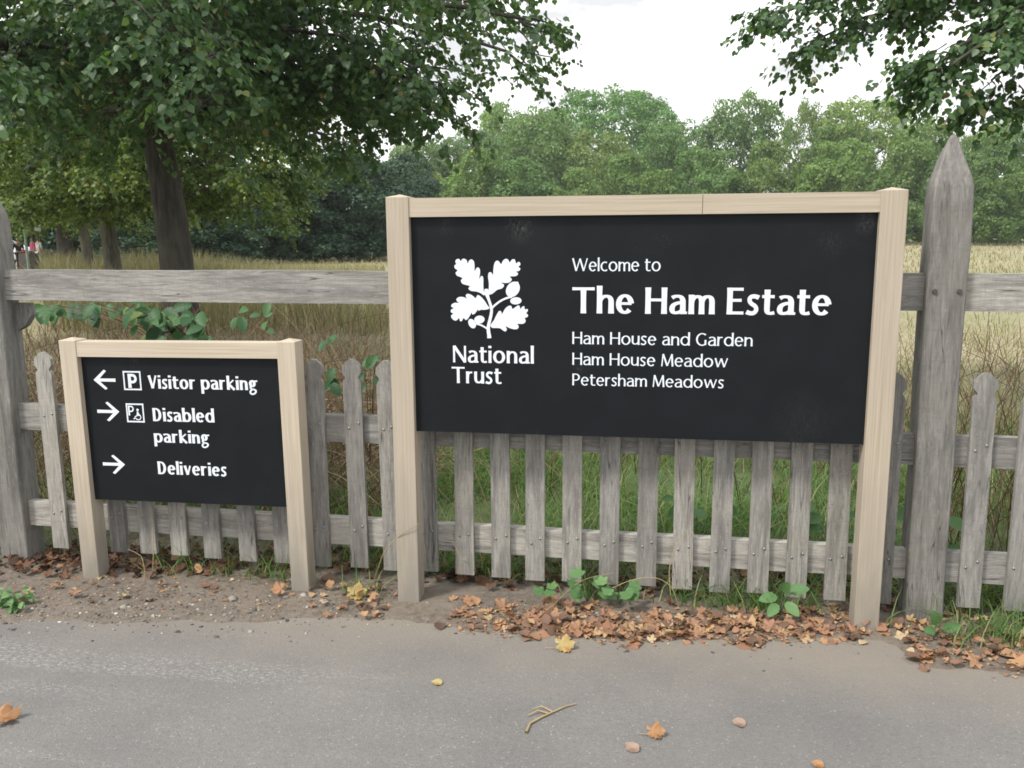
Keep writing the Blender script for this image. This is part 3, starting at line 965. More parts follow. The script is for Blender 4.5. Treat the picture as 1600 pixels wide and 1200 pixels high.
# ------------------------------------------------------------------ picket fence
Y3 = 3.8376                       # front face of the rails
fence = tag(empty('picket_fence', (0, Y3, 0)), 'weathered grey picket fence with a high top rail behind both signs', 'fence')
tilt = -0.0054
def rail(x0, x1, z0, z1, dpt=.045, label=None):
    bm = bmesh.new()
    n = 14
    rr = random.Random(int(abs(x0) * 1000) + int(z0 * 100))
    vs = []
    for k in range(n + 1):
        x = x0 + (x1 - x0) * k / n
        j = [rr.uniform(-.0022, .0022) for _ in range(4)]
        vs.append([bm.verts.new(p) for p in ((x, j[0] * .6, z0 + tilt * x + j[1]), (x, dpt, z0 + tilt * x + j[1]), (x, dpt, z1 + tilt * x + j[2]), (x, j[3] * .6, z1 + tilt * x + j[2]))])
    for k in range(n):
        a, c = vs[k], vs[k + 1]
        for q in range(4):
            bm.faces.new((a[q], a[(q + 1) % 4], c[(q + 1) % 4], c[q]))
    bm.faces.new(vs[0]); bm.faces.new(vs[-1][::-1])
    bevel(bm, .004, 2)
    o = link('rail', bm_mesh('fence_rail', bm), M['railw'], fence)
    if label: o['label'] = label
    return o
PX = [-3.345, -3.175, 1.046, 1.196]
rail(-3.26, 1.075, 1.352, 1.504, .05, 'top rail between the two fence posts')
rail(1.165, 3.6, 1.352, 1.504, .05, 'top rail right of the pointed post')
rail(-3.26, 1.075, .692, .826); rail(1.165, 3.6, .692, .826)
rail(-3.26, 1.075, .180, .312); rail(1.165, 3.6, .180, .312)
rail(-6.4, -3.39, 1.352, 1.504, .05, 'top rail left of the left post')
rail(-6.4, -3.39, .692, .826); rail(-6.4, -3.39, .180, .312)

def fence_post(x0, x1, ztop, zsh):
    """square oak post drawn up to a blunt four-sided point"""
    w = x1 - x0
    d = .135
    rr = random.Random(int(x0 * 100))
    bm = bmesh.new()
    prof = [(-.3, 1, 1), (0, 1, 1), (.35, .995, 1), (.7, .985, 1), (1.05, .985, .99), (1.4, .99, .99), (1.52, 1.0, 1.0), (1.62, 1.0, .995)] + [(zsh + (ztop - zsh) * a, c, d2) for a, c, d2 in ((-.30, .995, .98), (0, .97, .94), (.12, .91, .86), (.30, .77, .72), (.48, .62, .57), (.66, .46, .42), (.82, .31, .28), (.94, .18, .18), (1.0, .09, .09))]
    rings = []
    for z, a, c in prof:
        hw, hd = w / 2 * a, d / 2 * c
        ch = min(.006, hw * .3)
        pts = [(-hw + ch, -hd), (hw - ch, -hd), (hw, -hd + ch), (hw, hd - ch), (hw - ch, hd), (-hw + ch, hd), (-hw, hd - ch), (-hw, -hd + ch)]
        jx, jy = rr.uniform(-.0025, .0025), rr.uniform(-.0025, .0025)
        rings.append([bm.verts.new((x + jx, y + jy, z)) for x, y in pts])
    for a, c in zip(rings[:-1], rings[1:]):
        for q in range(8):
            bm.faces.new((a[q], a[(q + 1) % 8], c[(q + 1) % 8], c[q]))
    bm.faces.new(rings[-1])
    o = link('post', bm_mesh('fence_post', bm, False), M['postw'], fence)
    o.location = ((x0 + x1) / 2, -.045 + d / 2, 0)
    return o
p1 = fence_post(-3.408, -3.245, 1.985, 1.77)
p1['label'] = 'left fence post cut by the edge of the photo'
p2 = fence_post(1.046, 1.199, 2.05, 1.845)
p2['label'] = 'pointed grey fence post right of the large sign'
p2.rotation_euler.y = -0.004
def bolt_mesh():
    bm = bmesh.new()
    bmesh.ops.create_cone(bm, cap_ends=True, segments=10, radius1=.011, radius2=.009, depth=.006, matrix=Matrix.Rotation(rad(90), 4, 'X'))
    return bm_mesh('bolt', bm)
bolt_me = bolt_mesh()
bolt_me.materials.append(M['rust'])
for pp, dx in ((p2, -.048), (p2, .046), (p1, .05)):
    o = link('bolt', bolt_me, None, pp)
    o.location = (dx, -.0705, 1.428)
# small timber bracket under the top rail by the left post
bm = bmesh.new()
add_prism(bm, [(-3.25, 1.352), (-3.165, 1.352), (-3.16, 1.29), (-3.2, 1.235), (-3.25, 1.21)], .052, .09)
link('bracket', bm_mesh('bracket', bm), M['postw'], fence)

def picket_mesh(seed):
    rr = random.Random(seed)
    w, top, zb = .090, 1.10, .075
    h = w / 2
    bm = bmesh.new()
    right = [(h, zb), (h - .001, .4), (h - .0005, .75), (h, top - .118), (h - .004, top - .104), (h - .013, top - .094), (h - .013, top - .086), (h - .003, top - .074), (h + .002, top - .066), (h + .001, top - .036), (h - .012, top - .022), (.012, top - .003)]
    out_ = right + [(-x + rr.uniform(-.001, .001), z) for x, z in right[::-1]]
    add_prism(bm, out_, -.024, -.002)
    bevel(bm, .002, 1)
    return bm_mesh('picket', bm)
pm = [picket_mesh(k) for k in range(3)]
for q in pm: q.materials.append(M['pick'])
sbm = bmesh.new()
bmesh.ops.create_uvsphere(sbm, u_segments=8, v_segments=5, radius=.0062)
for v_ in sbm.verts: v_.co.y *= .55
screw_me = bm_mesh('screw', sbm, True)
screw_me.materials.append(M['steel'])
rr = random.Random(11)
pickets = [-3.063, -2.895, -2.729, -2.565, -2.394, -2.212, -2.023, -1.837, -1.640, -1.443, -1.275, -1.095, -0.920, -0.745, -0.584, -0.412, -0.241, -0.070,
           0.093, 0.257, 0.425, 0.588, 0.755, 0.943, 1.304, 1.490, 1.665, 1.84, 2.01, 2.18]
pickets += [-3.52, -3.69, -3.87]
for k, x in enumerate(pickets):
    o = link('picket', pm[k % 3], None, fence)
    z = tilt * x + rr.uniform(-.006, .006)
    a = rr.uniform(-.007, .007)
    o.location = (x, rr.uniform(-.0025, 0), z)
    o.rotation_euler = (0, a, 0)
    if -3.2 < x < 1.7:
        for (sx_, sz) in ((-.021, .262), (.022, .281), (-.020, .772), (.022, .79)):
            s_ = link('screw', screw_me, None, o)
            s_.location = (sx_ + rr.uniform(-.004, .004), -.025, sz + rr.uniform(-.006, .006))

# ------------------------------------------------------------------ trees
def unit(v_):
    return v_ / (np.linalg.norm(v_) + 1e-9)

def wander(p0, d0, length, n, rng, droop=0.0, wob=0.15):
    pts = [np.array(p0, float)]
    d = unit(np.array(d0, float))
    for k in range(n):
        d = unit(d + rng.normal(0, wob, 3) + np.array([0, 0, -droop]))
        pts.append(pts[-1] + d * length / n)
    return np.array(pts)

def lime_tree(name, base, seed, fork, R, zlo, ztop, r0, nlimb, sub, leaf, tpl, mat, lean=(0, 0), extra=(), zfull=99, twigs=6, per=9, keep=None, bk=None, sx=1.0):
    rng = np.random.default_rng(seed)
    root = empty(name, base)
    zt = min(ztop * .8, ztop - 1.5)
    # trunk
    nz = 16
    zs = np.concatenate([[-.2, 0, .12, .3], np.linspace(.6, zt, nz)])
    tr = np.stack([lean[0] * zs / fork + .05 * np.sin(zs * 1.3 + seed), lean[1] * zs / fork + .05 * np.cos(zs * 1.1), zs], 1)
    rr_ = r0 * (1.0 - .22 * np.clip(zs / fork, 0, 1)) * np.where(zs > fork, np.clip(1 - .85 * (zs - fork) / (zt - fork), .1, 1), 1) * (1 + .18 * np.exp(-np.maximum(zs, 0) / .25))
    link('trunk', tubes('trunk', [(tr, rr_)], 16), bk or M['bark'], root)
    br, LP, LD, LN = [], [], [], []
    def spray(path, rad0, L_sub, k0=.2):
        n = len(path)
        br.append((path, np.linspace(rad0, rad0 * .25 + .004, n)))
        for k in range(n):
            f = k / (n - 1)
            if f < k0: continue
            d = unit(path[min(k + 1, n - 1)] - path[max(k - 1, 0)])
            for _ in range(sub):
                h = unit(np.cross(d, [0, 0, 1.0])) * rng.choice([-1, 1])
                dd = unit(d * rng.uniform(.2, 1.0) + h * rng.uniform(.3, 1.1) + np.array([0, 0, rng.normal(.05, .25)]))
                ls = L_sub * rng.uniform(.5, 1.15) * (1.15 - .55 * f)
                sp = wander(path[k] + rng.normal(0, .05, 3), dd, ls, 5, rng, .10, .13)
                br.append((sp, np.linspace(max(.006, rad0 * .22), .003, len(sp))))
                for q in range(1, len(sp)):
                    for _t in range(max(1, twigs // 4 + (rng.random() < (twigs % 4) / 4))):
                        e = unit(sp[q] - sp[q - 1])
                        hh = unit(np.cross(e, [0, 0, 1.0])) * rng.choice([-1, 1])
                        td = unit(e * rng.uniform(.3, 1) + hh * rng.uniform(.1, 1) + np.array([0, 0, rng.normal(-.12, .22)]))
                        tl = rng.uniform(.22, .55) * (1 + .3 * (leaf > .1))
                        tt = np.sort(rng.uniform(.1, 1, per))
                        P = sp[q] + td * (tt * tl)[:, None] + np.array([0, 0, -.10]) * (tt ** 2)[:, None] * tl * 2 + rng.normal(0, .02, (per, 3))
                        sgn = np.where(np.arange(per) % 2, 1, -1)[:, None]
                        s_ = unit(np.cross(td, [0, 0, 1.0]))
                        D = td * rng.uniform(.2, .9, (per, 1)) + s_ * sgn * rng.uniform(.2, .9, (per, 1)) + np.array([0, 0, -1.0]) * rng.uniform(.15, 1.1, (per, 1))
                        N = np.array([0, 0, 1.0]) + rng.normal(0, .45, (per, 3)) + td * .35
                        LP.append(P); LD.append(D); LN.append(N)
    zmid = zlo + (ztop - zlo) * .32
    for i_ in range(nlimb):
        f = (i_ + .5) / nlimb
        z0 = fork * .95 + (zt - fork) * f ** 1.1
        az = i_ * 2.39996 + rng.normal(0, .25)
        start = np.array([np.interp(z0, zs, tr[:, 0]), np.interp(z0, zs, tr[:, 1]), z0])
        # aim at the envelope
        zt_ = zlo + (ztop - zlo) * (f ** 1.7) * .95 + rng.uniform(0, .45)
        rel = (zt_ - zmid) / ((ztop - zmid) if zt_ > zmid else (zmid - zlo) * 1.6)
        rr2 = R * math.sqrt(max(.05, 1 - rel * rel)) * rng.uniform(.82, 1.08)
        end = np.array([math.cos(az) * rr2 * sx, math.sin(az) * rr2, zt_])
        n = 9
        s = np.linspace(0, 1, n)[:, None]
        mid = (start + end) / 2 + np.array([0, 0, .12 * rr2 + .25])
        path = (1 - s) ** 2 * start + 2 * (1 - s) * s * mid + s ** 2 * end
        path[1:] += np.cumsum(rng.normal(0, .05, (n - 1, 3)), 0)
        spray(path, r0 * (.30 if f < .5 else .2), rr2 * .34)
    for pth, r_, ls in extra:
        P = np.array(pth, float) - np.array(base)
        # resample
        dd = np.concatenate([[0], np.cumsum(np.linalg.norm(np.diff(P, axis=0), axis=1))])
        n = max(6, int(dd[-1] / .4))
        q = np.linspace(0, dd[-1], n)
        path = np.stack([np.interp(q, dd, P[:, k]) for k in range(3)], 1)
        path[1:] += np.cumsum(rng.normal(0, .03, (n - 1, 3)), 0)
        spray(path, r_, ls, .05)
    link('branches', tubes('branches', br, 5), M['bark'], root)
    P, D, N = np.concatenate(LP), np.concatenate(LD), np.concatenate(LN)
    if keep is not None:
        kp = keep(P + np.array(base), rng)
        P, D, N = P[kp], D[kp], N[kp]
    sz = leaf * rng.uniform(.6, 1.2, len(P))
    link('crown', leaf_mesh('crown', P, D, N, sz, tpl), mat, root)
    print(name, 'leaves', len(P))
    return root

def pic(P):
    """direction of points in photo pixels (only used to prune stray twigs)"""
    d = P - np.array([0, 0, CAM_H])
    z = d @ CF
    return 800 + 1359.12 * (d @ CR) / z, 600 - 1359.12 * (d @ CU) / z

T1 = at(281, 400, 12.5)
tag(lime_tree('lime_tree', (T1[0], T1[1], 0), 5, 3.5, 5.3, 3.2, 9.5, .275, 44, 4, .086, LEAF_HEART, M['lime'], lean=(-.30, .1),
              extra=[([(-7.9, 12.4, 4.3), (-6.6, 10.6, 4.2), (-5.4, 9.4, 3.9), (-4.6, 8.8, 3.45)], .04, 1.5),
                     ([(-7.9, 12.4, 4.1), (-8.0, 10.4, 3.95), (-7.4, 8.6, 3.6), (-6.6, 7.4, 3.15)], .04, 1.5),
                     ([(-7.9, 12.4, 4.4), (-5.8, 11.7, 4.4), (-4.0, 11.0, 4.1), (-2.9, 10.6, 3.55)], .04, 1.4),
                     ([(-7.9, 12.4, 4.6), (-5.6, 10.9, 5.0), (-4.0, 9.9, 4.9), (-2.75, 9.3, 4.35)], .04, 1.3),
                     ([(-7.9, 12.4, 3.9), (-6.6, 12.2, 3.9), (-5.2, 11.9, 3.8), (-4.3, 11.7, 3.5)], .03, 1.1)],
              twigs=6, per=9),
    'mature lime tree with dark trunk and spreading crown, nearest on the left', 'tree', 'lime trees')

# lime tree whose trunk stands outside the frame on the right; its lowest boughs hang in
T0 = at(2050, 400, 9.5)
def Q(u, v, Y): return at(u, v, Y)
tag(lime_tree('lime_tree', (T0[0], T0[1], 0), 21, 3.6, 3.6, 5.6, 10.0, .26, 12, 4, .060, LEAF_HEART, M['lime'],
              extra=[([Q(2020, 60, 9.4), Q(1700, -80, 9.2), Q(1440, -45, 9.0), Q(1320, -25, 8.9), Q(1205, 18, 8.8)], .03, .34),
                     ([Q(1980, 40, 9.4), Q(1620, -30, 9.2), Q(1450, 0, 9.0), Q(1340, 28, 8.9), Q(1245, 58, 8.9)], .026, .28),
                     ([Q(1980, 40, 9.4), Q(1640, -100, 8.8), Q(1480, -80, 8.5), Q(1380, -55, 8.4)], .026, .36),
                     ([Q(1980, 40, 9.4), Q(1700, -70, 8.4), Q(1580, -50, 8.2), Q(1460, -25, 8.2)], .026, .36),
                     ([Q(2000, 80, 9.4), Q(1720, -50, 8.2), Q(1620, 5, 7.9), Q(1555, 60, 7.8), Q(1490, 118, 7.7)], .03, .36),
                     ([Q(2000, 80, 9.4), Q(1720, -60, 8.2), Q(1640, -10, 7.9), Q(1570, 35, 7.8), Q(1510, 70, 7.7)], .03, .36),
                     ([Q(2000, 80, 9.4), Q(1740, 0, 8.6), Q(1660, 55, 8.4), Q(1580, 120, 8.3)], .025, .30),
                     ([Q(2000, 120, 9.4), Q(1780, 60, 8.6), Q(1700, 105, 8.5), Q(1630, 150, 8.4)], .025, .30)],
              twigs=7, per=11),
    'lime tree reaching in from the right edge with dark overhanging boughs', 'tree', 'lime trees')

def row(u, Y, seed, label, R=4.2, zlo=2.2, ztop=9.0, r0=.24, fork=2.6, nl=30):
    p = at(u, 400, Y)
    tag(lime_tree('lime_tree', (p[0], p[1], 0), seed, fork, R, zlo, ztop, r0, nl, 3, .105, LEAF_QUAD, M['lime_mid'], twigs=7, per=12, bk=M['bark_pale'] if Y in (23.5, 31) else None), label, 'tree', 'lime trees')
row(280, 21, 31, 'second lime tree directly behind the big dark trunk', 3.9, 2.35, 9.5, .17)
row(172, 23.5, 32, 'lime tree with leaning pale trunk standing in tall dry grass', 4.3, 2.45, 9.5, .26)
row(136, 31, 33, 'thin straight lime trunk just left of the leaning pale trunk', 4.2, 2.3, 9.5, .22)
row(104, 40, 34, 'dark far lime tree nearest the parked car', 4.6, 2.2, 10, .42)

# broadleaf trees of the woodland edge: a few crowns, copied
def crown_geo(seed, nlobes, ncards, card, flat=1.0, loose=0.10, low=.12, sub=11, dome=False):
    """leaf cards on small clumps that sit on bigger lobes; unit height 1, unit width 1"""
    rng = np.random.default_rng(seed)
    cs, rs = [], []
    for k in range(nlobes):
        z = low + .08 + (.80 - low) * rng.random() ** .9
        rmax = .40 * math.sqrt(max(.03, 1 - ((z - .40) / .56) ** 2)) * rng.uniform(.75, 1.12)
        a = k * 2.4 + rng.uniform(-.5, .5)
        r_ = rmax * math.sqrt(rng.uniform(.35, 1))
        c0 = np.array([math.cos(a) * r_, math.sin(a) * r_, z])
        R0 = rng.uniform(.10, .19)
        if dome:
            zz = low + (.86 - low) * ((k + .5) / nlobes) ** .8
            q_ = .37 * math.sqrt(max(.0, 1 - ((zz - .35) / .56) ** 2)) * rng.uniform(.88, 1.06)
            c0 = np.array([math.cos(a) * q_, math.sin(a) * q_, zz])
            R0 = rng.uniform(.10, .145)
        for q in range(sub):
            d = rng.normal(0, 1, 3)
            d /= np.linalg.norm(d)
            if d[2] < -.35: d[2] *= -1
            if d @ c0 < -.02: d[:2] *= -1
            cs.append(c0 + d * R0 * np.array([1, 1, .85]) * rng.uniform(.7, 1.1))
            rs.append(R0 * rng.uniform(.30, .54))
    for q in range(26):
        cs.append(np.array([rng.normal(0, .13), rng.normal(0, .13), rng.uniform(.08, .72)])); rs.append(rng.uniform(.08, .14))
    for q in range(5):
        cs.append(np.array([rng.normal(0, .05), rng.normal(0, .05), rng.uniform(.82, .93)])); rs.append(rng.uniform(.04, .08))
    cs, rs = np.array(cs), np.array(rs)
    cs[:, 2] = np.maximum(cs[:, 2], low * .6 + .02)
    pr = rs ** 2
    pick = rng.choice(len(rs), ncards, p=pr / pr.sum())
    d = rng.normal(0, 1, (ncards, 3))
    outw = cs[pick] - np.array([0, 0, .38])
    outw /= np.linalg.norm(outw, axis=1, keepdims=True) + 1e-9
    d = d / np.linalg.norm(d, axis=1, keepdims=True) + .55 * outw + np.array([0, 0, .2])
    d /= np.linalg.norm(d, axis=1, keepdims=True)
    rad_ = rs[pick] * (1 + rng.normal(0, loose, ncards) + .25 * rng.random(ncards) ** 6)
    P = cs[pick] + d * rad_[:, None] * np.array([1, 1, .85 * flat])
    P[:, 2] = np.maximum(P[:, 2], .004)
    N = d + rng.normal(0, .38, (ncards, 3))
    Tn = np.cross(N, rng.normal(0, 1, (ncards, 3)))
    Tn[:, 2] -= .4 * np.linalg.norm(Tn, axis=1)
    return P, Tn, N, card * rng.uniform(.55, 1.25, ncards)

def trunk_geo(seed, k=.03):
    rng = np.random.default_rng(seed)
    paths = []
    z = np.linspace(-.01, .6, 8)
    tr = np.stack([.02 * np.sin(z * 9 + seed), .02 * np.cos(z * 7), z], 1)
    paths.append((tr, k * (1 - z / .75)))
    for q in range(7):
        s = tr[rng.integers(2, 7)]
        a = rng.uniform(0, 6.28)
        paths.append((wander(s, (math.cos(a), math.sin(a), .9), rng.uniform(.2, .38), 5, rng), np.linspace(k * .45, k * .1, 6)))
    return tubes('woodland_trunk', paths, 6)

protos = []
for s_, nl, nc, card in ((1, 26, 26000, .021), (2, 32, 28000, .020), (3, 22, 24000, .022), (4, 46, 36000, .018), (5, 15, 15000, .022)):
    me = leaf_mesh('woodland_crown', *crown_geo(100 + s_, nl, nc, card, dome=s_ in (2, 4)), LEAF_QUAD)
    me.materials.append(M['far'])
    protos.append((me, None))
dark_me = []
for s_ in (11, 12, 13):
    me = leaf_mesh('evergreen_crown', *crown_geo(s_, 34, 32000, .024, 1, .12, .0), LEAF_QUAD)
    me.materials.append(M['dark'])
    dark_me.append(me)
shrub_me = []
for s_ in (21, 22):
    me = leaf_mesh('shrub_crown', *crown_geo(s_, 24, 18000, .028, 1, .14, .0), LEAF_QUAD)
    me.materials.append(M['far'])
    shrub_me.append(me)
trunk_mes = [trunk_geo(s_) for s_ in (1, 2, 3)]
for q in trunk_mes: q.materials.append(M['bark_pale'])

def far_tree(name, u, vtop, wpx, Y, me, tint, label, cat, group, seed, trunk=True, depth=None):
    p = at(u, vtop, Y)
    hgt = p[2] + .03
    wid = wpx * mpp(u, Y)
    root = empty(name, (p[0], p[1], -.03), (0, 0, seed * 1.7))
    root.scale = (1, 1, 1)
    c_ = link('crown', me, None, root)
    c_.scale = (wid, wid * (depth or 1), hgt)
    c_.color = (*tint, 1)
    if trunk:
        tk = link('trunk', trunk_mes[seed % 3], None, root)
        tk.scale = (hgt * .9, hgt * .9, hgt)
    return tag(root, label, cat, group)

WG = 'woodland edge trees across the meadow'
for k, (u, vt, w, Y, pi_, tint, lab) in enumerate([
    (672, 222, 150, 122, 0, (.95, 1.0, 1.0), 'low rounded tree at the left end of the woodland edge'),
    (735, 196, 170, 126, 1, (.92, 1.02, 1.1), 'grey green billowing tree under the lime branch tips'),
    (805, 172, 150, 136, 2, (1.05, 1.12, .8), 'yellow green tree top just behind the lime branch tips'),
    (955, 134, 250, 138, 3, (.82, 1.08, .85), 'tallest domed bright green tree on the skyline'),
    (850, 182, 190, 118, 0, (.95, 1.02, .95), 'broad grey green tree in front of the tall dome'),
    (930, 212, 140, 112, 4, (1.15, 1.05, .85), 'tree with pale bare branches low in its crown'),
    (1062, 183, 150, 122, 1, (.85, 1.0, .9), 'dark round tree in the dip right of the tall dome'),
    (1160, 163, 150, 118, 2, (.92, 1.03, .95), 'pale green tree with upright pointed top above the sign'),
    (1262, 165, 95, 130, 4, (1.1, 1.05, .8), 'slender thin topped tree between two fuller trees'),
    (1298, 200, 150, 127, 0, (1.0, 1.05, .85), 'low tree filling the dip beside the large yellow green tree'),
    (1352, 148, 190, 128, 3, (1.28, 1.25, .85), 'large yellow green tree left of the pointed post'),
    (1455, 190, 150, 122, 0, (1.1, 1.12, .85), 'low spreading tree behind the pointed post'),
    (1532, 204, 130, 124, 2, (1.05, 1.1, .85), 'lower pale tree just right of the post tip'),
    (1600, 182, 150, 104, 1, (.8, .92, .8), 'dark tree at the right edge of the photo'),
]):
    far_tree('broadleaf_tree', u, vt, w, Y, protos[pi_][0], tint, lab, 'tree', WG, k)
SG = 'shrubs along the woodland edge'
for k, (u, vt, w, Y, mi, tint, lab) in enumerate([
    (650, 262, 130, 104, 0, (1.3, 1.1, .85), 'brownish olive shrub next to the top left sign corner'),
    (732, 240, 130, 102, 1, (1.0, 1.05, .75), 'rounded olive shrub above the left of the large sign'),
    (815, 250, 140, 104, 0, (.85, 1.0, .9), 'dark grey green shrub below the broad grey green tree'),
    (1000, 245, 130, 104, 1, (.95, 1.02, .8), 'shrub below the right flank of the tall dome'),
    (900, 268, 110, 100, 1, (1.0, 1.05, .9), 'low shrub beneath the pale bare branches'),
    (1105, 232, 130, 102, 0, (.9, 1.02, .9), 'shrub in front of the dark round tree'),
    (1215, 225, 130, 104, 1, (.95, .95, .75), 'olive brown shrub below the slender tree'),
    (1318, 218, 140, 102, 0, (1.05, 1.12, .9), 'soft light green shrub below the large yellow green tree'),
    (1408, 228, 130, 100, 1, (.95, 1.0, .85), 'shrub showing just left of the pointed post'),
    (1500, 235, 130, 98, 0, (.75, .88, .8), 'dark shrub hidden partly behind the pointed post'),
    (1575, 250, 130, 94, 1, (.75, .85, .7), 'dark shrub at the right edge below the dark tree'),
]):
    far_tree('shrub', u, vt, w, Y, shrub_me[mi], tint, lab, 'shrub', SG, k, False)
DG = 'dark evergreens left of the large sign'
for k, (u, vt, w, Y, mi, lab) in enumerate([
    (352, 300, 170, 47, 0, 'small dark evergreen with a short trunk right of the big lime trunk'),
    (455, 268, 210, 50, 1, 'middle dark evergreen spreading over the dry grass'),
    (560, 226, 220, 54, 2, 'tallest dark evergreen left of the large sign'),
    (625, 240, 130, 66, 0, 'dark evergreen cut off by the sign corner post'),
    (235, 285, 220, 52, 1, 'dark evergreen between the lime trunks'),
    (120, 280, 220, 58, 2, 'dark evergreen behind the thin lime trunk'),
    (5, 270, 240, 62, 0, 'dark evergreen behind the parked car'),
]):
    far_tree('evergreen_tree', u, vt, w, Y, dark_me[mi], (1, 1, 1), lab, 'tree', DG, k + 3)

# brushwood closing the gaps under the trees: far masses nobody could count
def brush(name, u0, u1, Y0, Y1, h0, h1, n, card, mat, label, seed):
    r_ = np.random.default_rng(seed)
    y = r_.uniform(Y0, Y1, n)
    u_r = r_.uniform(u0, u1, n)
    d0 = at(u0, 370, 1.0)[0]
    d1 = at(u1, 370, 1.0)[0]
    x = (d0 + (d1 - d0) * (u_r - u0) / (u1 - u0)) * y
    top = h0 + (h1 - h0) * (.5 + .5 * np.sin(x * .55 + seed) * np.sin(x * .21 + 1))
    z = -.03 + top * r_.random(n) ** .8
    N = np.stack([r_.normal(0, .6, n), -np.ones(n) * .6, r_.normal(.5, .5, n)], 1)
    Tn = np.cross(N, r_.normal(0, 1, (n, 3)))
    o = link(name, leaf_mesh(name, np.stack([x, y, z], 1), Tn, N, card * r_.uniform(.6, 1.3, n), LEAF_QUAD), mat)
    return tag(o, label, 'undergrowth', kind='stuff')
brush('undergrowth', 560, 1750, 108, 118, 3.5, 8.0, 42000, .34, M['far'], 'low brushwood along the foot of the woodland edge', 3)
brush('undergrowth', -500, 640, 54, 66, 2.4, 5.0, 42000, .26, M['dark'], 'dark hedge behind the row of limes', 4)

# ------------------------------------------------------------------ grass and weeds
rng = np.random.default_rng(8)
# lush strip behind the fence
n = 60000
bx = rng.uniform(-5.5, 4.0, n)
by = 3.95 + (rng.random(n) ** 1.25) * 4.2
cl = np.sin(bx * 2.3 + 1) * np.sin(by * 2.9) + .6 * np.sin(bx * 6.1) * np.sin(by * 5.3 + 1)
keepm = rng.random(n) < np.clip(.65 + .45 * cl, .12, 1) * np.where(bx < -1.6, .55, 1)
bx, by, cl = bx[keepm], by[keepm], cl[keepm]
base = np.stack([bx, by, np.full(len(bx), -.03)], 1)
tag(link('grass', blades('grass', base, rng.uniform(.08, .30, len(bx)) * (1 + .35 * cl), rng.uniform(.002, .0048, len(bx)), rng.uniform(.4, 1.7, len(bx)), rng), M['grass']), 'lush green grass growing behind the picket fence', 'grass', kind='stuff')
# tufts on the verge in front of the pickets
P = []
for cx, cy, nn, sp in ((.33, 3.80, 130, .09), (.46, 3.83, 70, .06), (-.30, 3.80, 50, .07), (.08, 3.83, 45, .07), (1.33, 3.66, 170, .15), (1.62, 3.7, 160, .16), (1.95, 3.7, 150, .2), (1.45, 3.95, 120, .2), (-2.35, 3.80, 60, .12), (-1.85, 3.82, 60, .08), (-1.40, 3.7, 35, .08), (-2.05, 3.80, 30, .1), (.62, 3.84, 40, .08)):
    q = np.stack([rng.normal(cx, sp, nn), rng.normal(cy, sp * .45, nn), np.zeros(nn)], 1)
    q[:, 2] = verge_z(q[:, 0], q[:, 1]) - .005
    P.append(q)
P = np.concatenate(P)
tag(link('grass_tufts', blades('grass_tufts', P, rng.uniform(.06, .21, len(P)), rng.uniform(.0018, .004, len(P)), rng.uniform(.4, 1.4, len(P)), rng), M['grass']), 'green grass tufts sprouting among leaves at the fence foot', 'grass', kind='stuff')
# dry meadow
n = 42000
by = 6.2 + (rng.random(n) ** 1.6) * 32
bx = rng.uniform(-1, 1, n) * (4 + by * .75) - by * .18
kk = rng.random(n) < np.clip(.75 + .5 * np.sin(bx * .9) * np.sin(by * .7 + 1), .1, 1)
bx, by = bx[kk], by[kk]
base = np.stack([bx, by, np.full(len(bx), -.03)], 1)
gm_ = rng.random(len(bx)) < np.where(by < 20, .48, .28)
base_g, by_g = base[gm_], by[gm_]
tag(link('meadow_grass', blades('meadow_grass', base_g, rng.uniform(.10, .30, len(by_g)), .003 + by_g * .00028, rng.uniform(.3, 1.4, len(by_g)), rng), M['grass_y']), 'yellow green grass mixed through the dry meadow', 'grass', kind='stuff')
base, by, bx = base[~gm_], by[~gm_], bx[~gm_]
tag(link('dry_grass', blades('dry_grass', base, rng.uniform(.10, .36, len(bx)), .003 + by * .00028 * rng.uniform(.6, 1.3, len(bx)), rng.uniform(.2, 1.2, len(bx)), rng), M['hay']), 'tan dry meadow grass beyond the fence', 'grass', kind='stuff')
n = 26000
by = 34 + rng.random(n) * 68
bx = rng.uniform(-1, 1, n) * (6 + by * .72) - by * .18
base = np.stack([bx, by, np.full(len(bx), -.03)], 1)
tag(link('meadow_hay', blades('meadow_hay', base, rng.uniform(.15, .42, n), .012 + by * .00022, rng.uniform(.3, 1.2, n), rng, 2), M['hay']), 'pale hay coloured far meadow below the woodland', 'grass', kind='stuff')
# tall dry grass under the lime row on the left
n = 15000
by = rng.uniform(14, 40, n)
uu = rng.uniform(-80, 600, n)
uu = np.where(uu < 62, 62 + 540 * rng.random(n), uu)
X = np.array([at(a, 400, c)[0] for a, c in zip(uu, by)])
base = np.stack([X, by, np.full(n, -.03)], 1)
hh = rng.uniform(.6, 1.3, n) * np.interp(uu, [0, 300, 420, 600], [1, 1, .55, .4]) * np.where(by > 30, 1.1, 1)
tag(link('tall_dry_grass', blades('tall_dry_grass', base, hh, rng.uniform(.008, .016, n), rng.uniform(.1, .7, n), rng), M['hay']), 'tall straw coloured grass under the row of limes', 'grass', kind='stuff')

